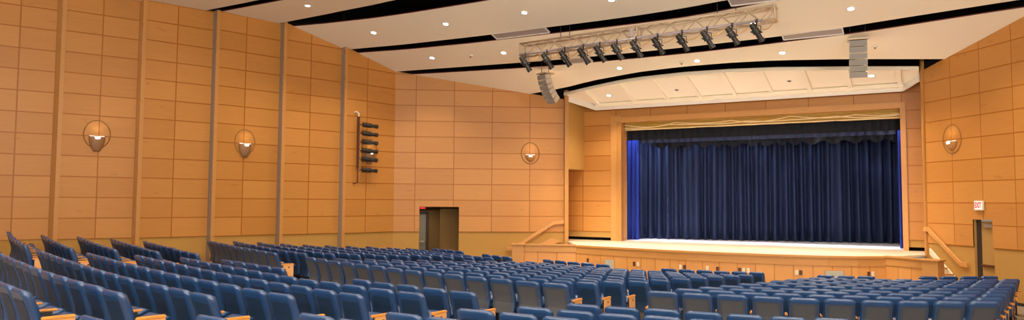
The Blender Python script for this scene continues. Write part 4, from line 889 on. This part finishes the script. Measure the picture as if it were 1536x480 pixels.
# ------------------------------------------------------------------ hanging line-array speakers
def line_array(c, lean, label, top_tilt, yaw, n=6, curve=R(5)):
    root = empty('hanging_speaker', c, yaw); tag(root, label, 'loudspeaker', 'curved grey speaker columns hung from the ceiling')
    m = MB(); m.box((0, .05, .03), (.52, .42, .05)); m.build('rigging_frame', M['chrome'], root, bevel=.005)
    m = MB()
    for sx in (-.2, .2): m.tube([(sx, .05, .05), (sx, .05, .55)], .012, 6)
    m.build('hanger', M['steel'], root)
    a = top_tilt; p = Vector((0, 0, 0)); bh = .175
    for k in range(n):
        Rm = Matrix.Rotation(a, 3, 'X')
        dn = Rm @ Vector((0, 0, -1)); ctr = p + dn * bh / 2
        m = MB()
        cv = [Rm @ Vector((x, y, z)) + ctr for x, y, z in [(-.24, -.14, -bh / 2 + .006), (.24, -.14, -bh / 2 + .006), (.17, .17, -bh / 2 + .012), (-.17, .17, -bh / 2 + .012), (-.24, -.14, bh / 2 - .006), (.24, -.14, bh / 2 - .006), (.17, .17, bh / 2 - .012), (-.17, .17, bh / 2 - .012)]]
        m.hexa(cv[:4], cv[4:]); b = m.build('speaker_box', M['speaker_side'], root, bevel=.006)
        m = MB(); cv = [Rm @ Vector((x, y, z)) + ctr for x, y, z in [(-.225, -.15, -bh / 2 + .014), (.225, -.15, -bh / 2 + .014), (.225, -.139, -bh / 2 + .014), (-.225, -.139, -bh / 2 + .014), (-.225, -.15, bh / 2 - .014), (.225, -.15, bh / 2 - .014), (.225, -.139, bh / 2 - .014), (-.225, -.139, bh / 2 - .014)]]
        m.hexa(cv[:4], cv[4:]); m.build('grille', M['speaker'], b)
        p = p + dn * bh; a += curve
    return root
line_array(US(.50, 4.5, 7.13), 0, 'curved grey speaker column hanging left of the stage under the truss', R(12), R(-55), curve=R(6))
line_array(US(10.56, 4.4, 7.30), 0, 'straight grey speaker column hanging above the right half of the stage', R(6), R(-22), curve=R(2.5))

# ------------------------------------------------------------------ wall ladder of spotlights on the left wall
def ladder():
    av = Vector(bays[5][0]); dv = (Vector(bays[5][1]) - av).normalized(); n_ = bay_n(5)
    p = av + dv * .55 + n_ * .16
    c = Vector((p.x, p.y, 4.5)); root = empty('wall_lamp_bar', c, math.atan2(dv.y, dv.x)); tag(root, 'tall vertical steel bar bolted to the left wall, holding six spotlights', 'lighting bar')
    m = MB(); m.box((0, 0, .25), (.07, .07, 1.9)); m.build('bar', M['plate_dark'], root)
    m = MB(); m.tube([(0, 0, -.7), (0, 0, -1.22), (-.10, .14, -1.26)], .022, 8); m.build('lower_pipe', M['redpipe'], root)
    m = MB(); m.tube([(0, 0, 1.2), (.02, 0, 1.30), (-.06, .05, 1.38), (-.1, .16, 1.36)], .025, 8); m.build('top_bend', M['white'], root)
    f = None
    for k in range(6):
        z = 5.42 - k * .315 - (.08 if k == 5 else 0); q = Vector((p.x, p.y, z)) 
        if f is None:
            f = empty('wall_spotlight', q, math.atan2(dv.y, dv.x)); o = f
            m = MB(); m.tube([(.03, 0, 0), (.18, -.03, 0)], .02, 8); m.build('clamp', M['redpipe'], f)
            m = MB()
            for sz in (-1, 1): m.box((.26, -.04, sz * .085), (.20, .03, .01))
            m.box((.165, -.04, 0), (.01, .03, .17)); m.build('yoke', M['lampblack'], f)
            prof = [(.10, .045), (.12, .065), (.22, .072), (.30, .068), (.33, .085), (.46, .085), (.48, .06), (.64, .06), (.65, .075), (.74, .078)]
            m = MB(); m.tube([(t + .05, -.05 - t * .06, -t * .04) for t, r_ in prof], [r_ for t, r_ in prof], 12); m.build('barrel', M['lampblack'], f)
            m = MB(); m.tube([(.788, -.095, -.03), (.796, -.095, -.03)], .066, 12); m.build('lens', M['lens'], f)
        else: o = copy_tree(f); o.location = q
        tag(o, 'black spotlight on the wall bar, %s from the top' % ORD[k], 'spotlight', 'black spotlights stacked on the wall bar')
    m = MB()
    pts = [Vector((.06, -.03, .9 - i * .035)) + Vector((.03 * math.sin(i * 1.3), 0, 0)) for i in range(60)]
    m.tube(pts, .008, 5); m.build('cable', M['cable'], root)
ladder()

# ------------------------------------------------------------------ auditorium seats
def grid_solid(fn_front, fn_back, nu, nv):
    V = []; F = []
    for fn in (fn_front, fn_back):
        for j in range(nv + 1):
            for i in range(nu + 1): V.append(fn(i / nu, j / nv))
    S_ = (nu + 1) * (nv + 1); id_ = lambda b, i, j: b * S_ + j * (nu + 1) + i
    for j in range(nv):
        for i in range(nu):
            F.append((id_(0, i, j), id_(0, i + 1, j), id_(0, i + 1, j + 1), id_(0, i, j + 1)))
            F.append((id_(1, i, j), id_(1, i, j + 1), id_(1, i + 1, j + 1), id_(1, i + 1, j)))
    for j in range(nv):
        F.append((id_(0, 0, j), id_(0, 0, j + 1), id_(1, 0, j + 1), id_(1, 0, j)))
        F.append((id_(0, nu, j), id_(1, nu, j), id_(1, nu, j + 1), id_(0, nu, j + 1)))
    for i in range(nu):
        F.append((id_(0, i, 0), id_(1, i, 0), id_(1, i + 1, 0), id_(0, i + 1, 0)))
        F.append((id_(0, i, nv), id_(0, i + 1, nv), id_(1, i + 1, nv), id_(1, i, nv)))
    return V, F
ZP = [.24, .34, .44, .54, .64, .74, .81, .86]
YP = [-.085, -.058, -.052, -.070, -.102, -.140, -.168, -.185]
def ymid(z): return float(np.interp(z, ZP, YP))
HALF = .243
def half_w(z):
    if z > .79:
        t = (z - .79) / .07; return HALF - .06 * (1 - math.sqrt(max(0, 1 - t * t)))
    return HALF - .02 * max(0, (.5 - z) / .26)
def back_front(u, v):
    z = .24 + .62 * (1 - (1 - v) ** 1.25); w = half_w(z) * 1.0; x = (2 * u - 1)
    e = min(1, (1 - abs(x)) / .18); e = math.sqrt(max(0, 1 - (1 - e) ** 2)); tz = min(1, (.86 - z) / .035); tz = math.sqrt(max(0, 1 - (1 - tz) ** 2))
    th = .012 + .045 * e * tz
    return (x * w, ymid(z) + th, z - (0 if tz >= 1 else 0))
def back_rear(u, v):
    z = .24 + .62 * (1 - (1 - v) ** 1.25); w = half_w(z); x = (2 * u - 1)
    e = min(1, (1 - abs(x)) / .14); e = math.sqrt(max(0, 1 - (1 - e) ** 2)); tz = min(1, (.86 - z) / .05); tz = math.sqrt(max(0, 1 - (1 - tz) ** 2))
    th = .012 + .032 * e * (.35 + .65 * tz if tz < 1 else 1)
    return (x * w, ymid(z) - th, z)
def panel_f(off):
    def f(u, v):
        z = .25 + .50 * v; w = .160 - .012 * (v < .01); x = (2 * u - 1)
        return (x * w, ymid(z) - .044 - off, z)
    return f
seat_meshes = {}
def me_of(name, V, F, mat, smooth=True, sharp=False):
    me = bpy.data.meshes.new(name); me.from_pydata([tuple(v) for v in V], [], F); me.materials.append(mat)
    me.polygons.foreach_set('use_smooth', [smooth] * len(me.polygons)); me.update()
    bm = bmesh.new(); bm.from_mesh(me); bmesh.ops.remove_doubles(bm, verts=bm.verts, dist=.0005); bmesh.ops.recalc_face_normals(bm, faces=bm.faces); bm.to_mesh(me); bm.free()
    return me
V, F = grid_solid(back_front, back_rear, 12, 12)
me_back = me_of('backrest', V, F, M['fabric'])
V, F = grid_solid(panel_f(-.012), panel_f(.006), 4, 8)
me_panel = {'navy': me_of('back_panel', V, F, M['navy'], False), 'grey': me_of('back_panel', V, F, M['greyback'], False)}
def shell_f(off):
    def f(u, v):
        z = .245 + .53 * v; x = (2 * u - 1); w = min(half_w(z) - .012, .225)
        e = min(1, (1 - abs(x)) / .10)
        return (x * w, ymid(z) - .036 - off * e, z)
    return f
V, F = grid_solid(shell_f(-.012), shell_f(.0125), 10, 8)
me_shell = me_of('back_shell', V, F, M['greyshell'], False)
def cushion_pts():
    tilt = R(20)
    def top(u, v):
        x = 2 * u - 1; y = v; e = min(1, (1 - abs(x)) / .2, v / .12, (1 - v) / .15); e = math.sqrt(max(0, 1 - (1 - e) ** 2))
        p = Vector((x * .225, -.02 + y * .42, .03 + .035 * e)); return tr(p)
    def bot(u, v):
        x = 2 * u - 1; y = v; e = min(1, (1 - abs(x)) / .2, v / .12, (1 - v) / .15); e = math.sqrt(max(0, 1 - (1 - e) ** 2))
        p = Vector((x * .225, -.02 + y * .42, .03 - .06 * e)); return tr(p)
    def tr(p):
        c, s = math.cos(tilt), math.sin(tilt); return (p.x, p.y * c - p.z * s,   .375 + p.y * s + p.z * c)
    return top, bot
t_, b_ = cushion_pts(); V, F = grid_solid(t_, b_, 8, 8); me_cush = me_of('cushion', V, F, M['fabric'])
def boxmesh(name, boxes, mat, bev=.006):
    m = MB()
    for c, d in boxes: m.box(c, d)
    me = bpy.data.meshes.new(name); me.from_pydata(m.v, [], m.f); me.materials.append(mat)
    bm = bmesh.new(); bm.from_mesh(me); bmesh.ops.recalc_face_normals(bm, faces=bm.faces)
    if bev: bmesh.ops.bevel(bm, geom=bm.edges[:], offset=bev, segments=2, affect='EDGES')
    bm.to_mesh(me); bm.free(); me.update(); return me
PX = .265
me_std = {s: boxmesh('standard', [((s * PX, .10, .27), (.030, .22, .58)), ((s * PX, .10, -.01), (.06, .30, .04))], M['steel']) for s in (-1, 1)}
me_arm = {s: boxmesh('armrest', [((s * (PX + .015), .11, .565), (.055, .32, .034))], M['arm'], .01) for s in (-1, 1)}
me_armr = boxmesh('armrest', [((PX + .02, .07, .565), (.06, .42, .036))], M['arm'], .01)
me_armd = {s: boxmesh('armrest', [((s * PX, .13, .57), (.045, .26, .028))], M['arm'], .01) for s in (-1, 1)}
me_end = {s: boxmesh('end_panel', [((s * (PX + .022), .13, .33), (.018, .27, .45))], M['endpanel'], .004) for s in (-1, 1)}
me_num = {s: boxmesh('number_plate', [((s * (PX + .033),   .14, .49), (.004, .035, .035))], M['steel'], .001) for s in (-1, 1)}
def part(name, me, parent):
    o = bpy.data.objects.new(name, me); COL.objects.link(o); o.parent = parent; return o
def chair(kind, ends):
    root = bpy.data.objects.new('auditorium_seat', me_back); COL.objects.link(root)
    return root
allseats = []
for sec, k, txt in SEATS:
    items = [q.split() for q in txt.split('|')]
    idx = [int(q[0]) for q in items]
    for n_, (i, x, y, z, a, w) in enumerate(items):
        i = int(i)
        le = (i - 1) not in idx; re = (i + 1) not in idx
        grey = k == 0
        allseats.append(dict(sec=sec, k=k, n=n_, i=i, N=len(items), p=(float(x), float(y), float(z)), a=float(a), w=float(w), le=le, re=re, grey=grey))
def score(s):
    x, y, z = s['p']; sc = 1.0 / (x * x + y * y)
    if s['k'] == 0: sc *= 3.0
    if s['k'] < 0: sc *= 3.0
    if s['k'] == 10: sc *= 1.3
    if s['sec'] == 'FC' and s['re']: sc *= 2.5
    if s['sec'] == 'FR' and s['re']: sc *= 2
    return -sc
order = sorted(range(len(allseats)), key=lambda j: score(allseats[j]))
near = set(order[:300])
BL = {'FL': 'left', 'FC': 'centre', 'FR': 'right'}
RL_ = {'RL': 'far-left', 'RC': 'middle', 'RR': 'right'}
protos = {}
def proto(grey, le, re, lng=False):
    key = (grey, le, re, lng)
    if key in protos: return copy_tree(protos[key])
    root = empty('auditorium_seat', (0, 0, 0))
    part('backrest', me_back, root); o = part('back_panel', me_panel['grey' if grey else 'navy'], root)
    if grey: part('back_shell', me_shell, root)['label'] = 'slate grey back shell'
    o['label'] = 'grey back panel' if grey else 'dark navy back panel'
    part('cushion', me_cush, root)
    part('standard', me_std[-1], root)
    if le:
        part('armrest', me_arm[-1], root); e = part('end_panel', me_end[-1], root); part('number_plate', me_num[-1], e)
    else: part('armrest', me_armd[-1], root)
    if re:
        part('standard', me_std[1], root); part('armrest', me_armr if lng else me_arm[1], root); e = part('end_panel', me_end[1], root); part('number_plate', me_num[1], e)
    protos[key] = root
    return root
used = {}
bulkV = []; bulkF = []; bulkM = []
def bake_bulk(me, mat4, mi):
    b = len(bulkV); bulkV.extend([tuple(mat4 @ v.co) for v in me.vertices])
    for p in me.polygons: bulkF.append(tuple(i + b for i in p.vertices)); bulkM.append(mi)
labels = set()
for j, s in enumerate(allseats):
    sx = s['w'] / .53 * .985
    if j in near:
        r = proto(s['grey'], s['le'], s['re'], s['re'] and s['sec'] == 'FR')
        r.location = s['p']; r.rotation_euler = (0, 0, R(s['a'])); r.scale = (sx, 1, 1)
        seatno = '%s from its left end' % ORD[s['n']]
        if s['k'] >= 0:
            rowt = 'grey-backed rear row' if s['k'] == 0 else ('front row' if s['k'] == 10 else '%s row behind the front row' % ORD[9 - s['k']])
            if 0 < s['k'] <= 5: rowt = '%s row before the grey-backed row' % ORD[s['k'] - 1]
            lab = 'blue seat, %s, %s, %s block' % (seatno, rowt, BL[s['sec']])
            if s['k'] == 0: lab = 'blue seat with grey back, %s, %s, %s block' % (seatno, 'rear row', BL[s['sec']])
            g = '%s, %s block near the stage' % (rowt, BL[s['sec']])
        else:
            jj = -s['k'] - 1
            lab = 'dark blue seat, %s, %s row behind the cross aisle, %s block' % (seatno, ORD[jj], RL_[s['sec']])
            g = '%s row behind the cross aisle, %s block' % (ORD[jj], RL_[s['sec']])
        if lab in labels: print('DUP', lab)
        labels.add(lab)
        tag(r, lab, 'seat', 'seats in the ' + g)
    else:
        m4 = Matrix.Translation(s['p']) @ Matrix.Rotation(R(s['a']), 4, 'Z') @ Matrix.Diagonal((sx, 1, 1, 1))
        bake_bulk(me_back, m4, 0); bake_bulk(me_panel['navy'], m4, 1); bake_bulk(me_cush, m4, 0); bake_bulk(me_std[-1], m4, 2)
        bake_bulk(me_armd[-1], m4, 2)
        if s['le']: bake_bulk(me_arm[-1], m4, 3); bake_bulk(me_end[-1], m4, 4)
        if s['re']: bake_bulk(me_std[1], m4, 2); bake_bulk(me_arm[1], m4, 3); bake_bulk(me_end[1], m4, 4)
# remove prototype duplicates: each prototype was placed as the first seat of its kind
o = mesh_obj('auditorium_seats', bulkV, bulkF, None, smooth=False, mats=[M['fabric'], M['navy'], M['steel'], M['arm'], M['endpanel']], fmats=bulkM)
o.data.polygons.foreach_set('use_smooth', [True if m_ == 0 else False for m_ in bulkM])
tag(o, 'mass of small blue seats in the farther rows of the front blocks near the stage', 'seats', 'auditorium seats', 'stuff')

# ------------------------------------------------------------------ stage lighting
for u in (2.5, 4.6, 6.7, 8.8, 10.9):
    p = US(u, -1.5, 6.9); spot('stage_light', p, 600, STAGE_COL, 58, .6, US(u + .3, -1.3 - .1 * u, ZST), .1)
for u in (2.2, 4.2, 6.2, 8.2, 10.2, 12.0):
    p = US(u, -1.45, 6.9); spot('curtain_light', p, 260, (.66, .74, 1.0), 46, .5, US(u + .2, -2.5 - .18 * u, 1.6), .04)
for i in range(11):
    u = 1.9 + i * .98; spot('border_light', US(u, -.70, 5.95), 170, (.66, .74, 1.0), 110, .7, US(u, -1.1, 4.9), .03)
spot('leg_light', US(2.2, -.75, 6.8), 110, (.5, .6, 1.0), 50, .5, US(1.8, -1.0, 1.8), .05)
# the truss spotlights wash the apron; its pale boards throw light back up to the canopy
for i, q in enumerate(spots):
    spot('truss_beam', q + Vector((0, 0, -.27)) + aim * .42, 620, (1.0, .90, .76), 46, .8, US(.6 + i * .95, 1.3, ZST), .06)
# uplight of the wall sconces
for x, y, z in SCONCES:
    spot('sconce_light', (x, y, z + .05), 4, (1.0, .88, .72), 150, .9, (x, y, z + 5), .08)
# unseen area lights added behind the camera to brighten the ceiling
for x, y in ((-9, 1), (-3, -3), (4, -4), (9, 2)):
    l = bpy.data.lights.new('ceiling_fill_light', 'AREA'); l.energy = 1500; l.color = (1.0, .90, .78); l.shape = 'RECTANGLE'; l.size = 4; l.size_y = 1.0
    o = bpy.data.objects.new('ceiling_fill_light', l); COL.objects.link(o); o.location = (x, y, 4.6); o.rotation_euler = Vector((-x * .1 + .2, 2.6, 5)).to_track_quat('-Z', 'Y').to_euler()
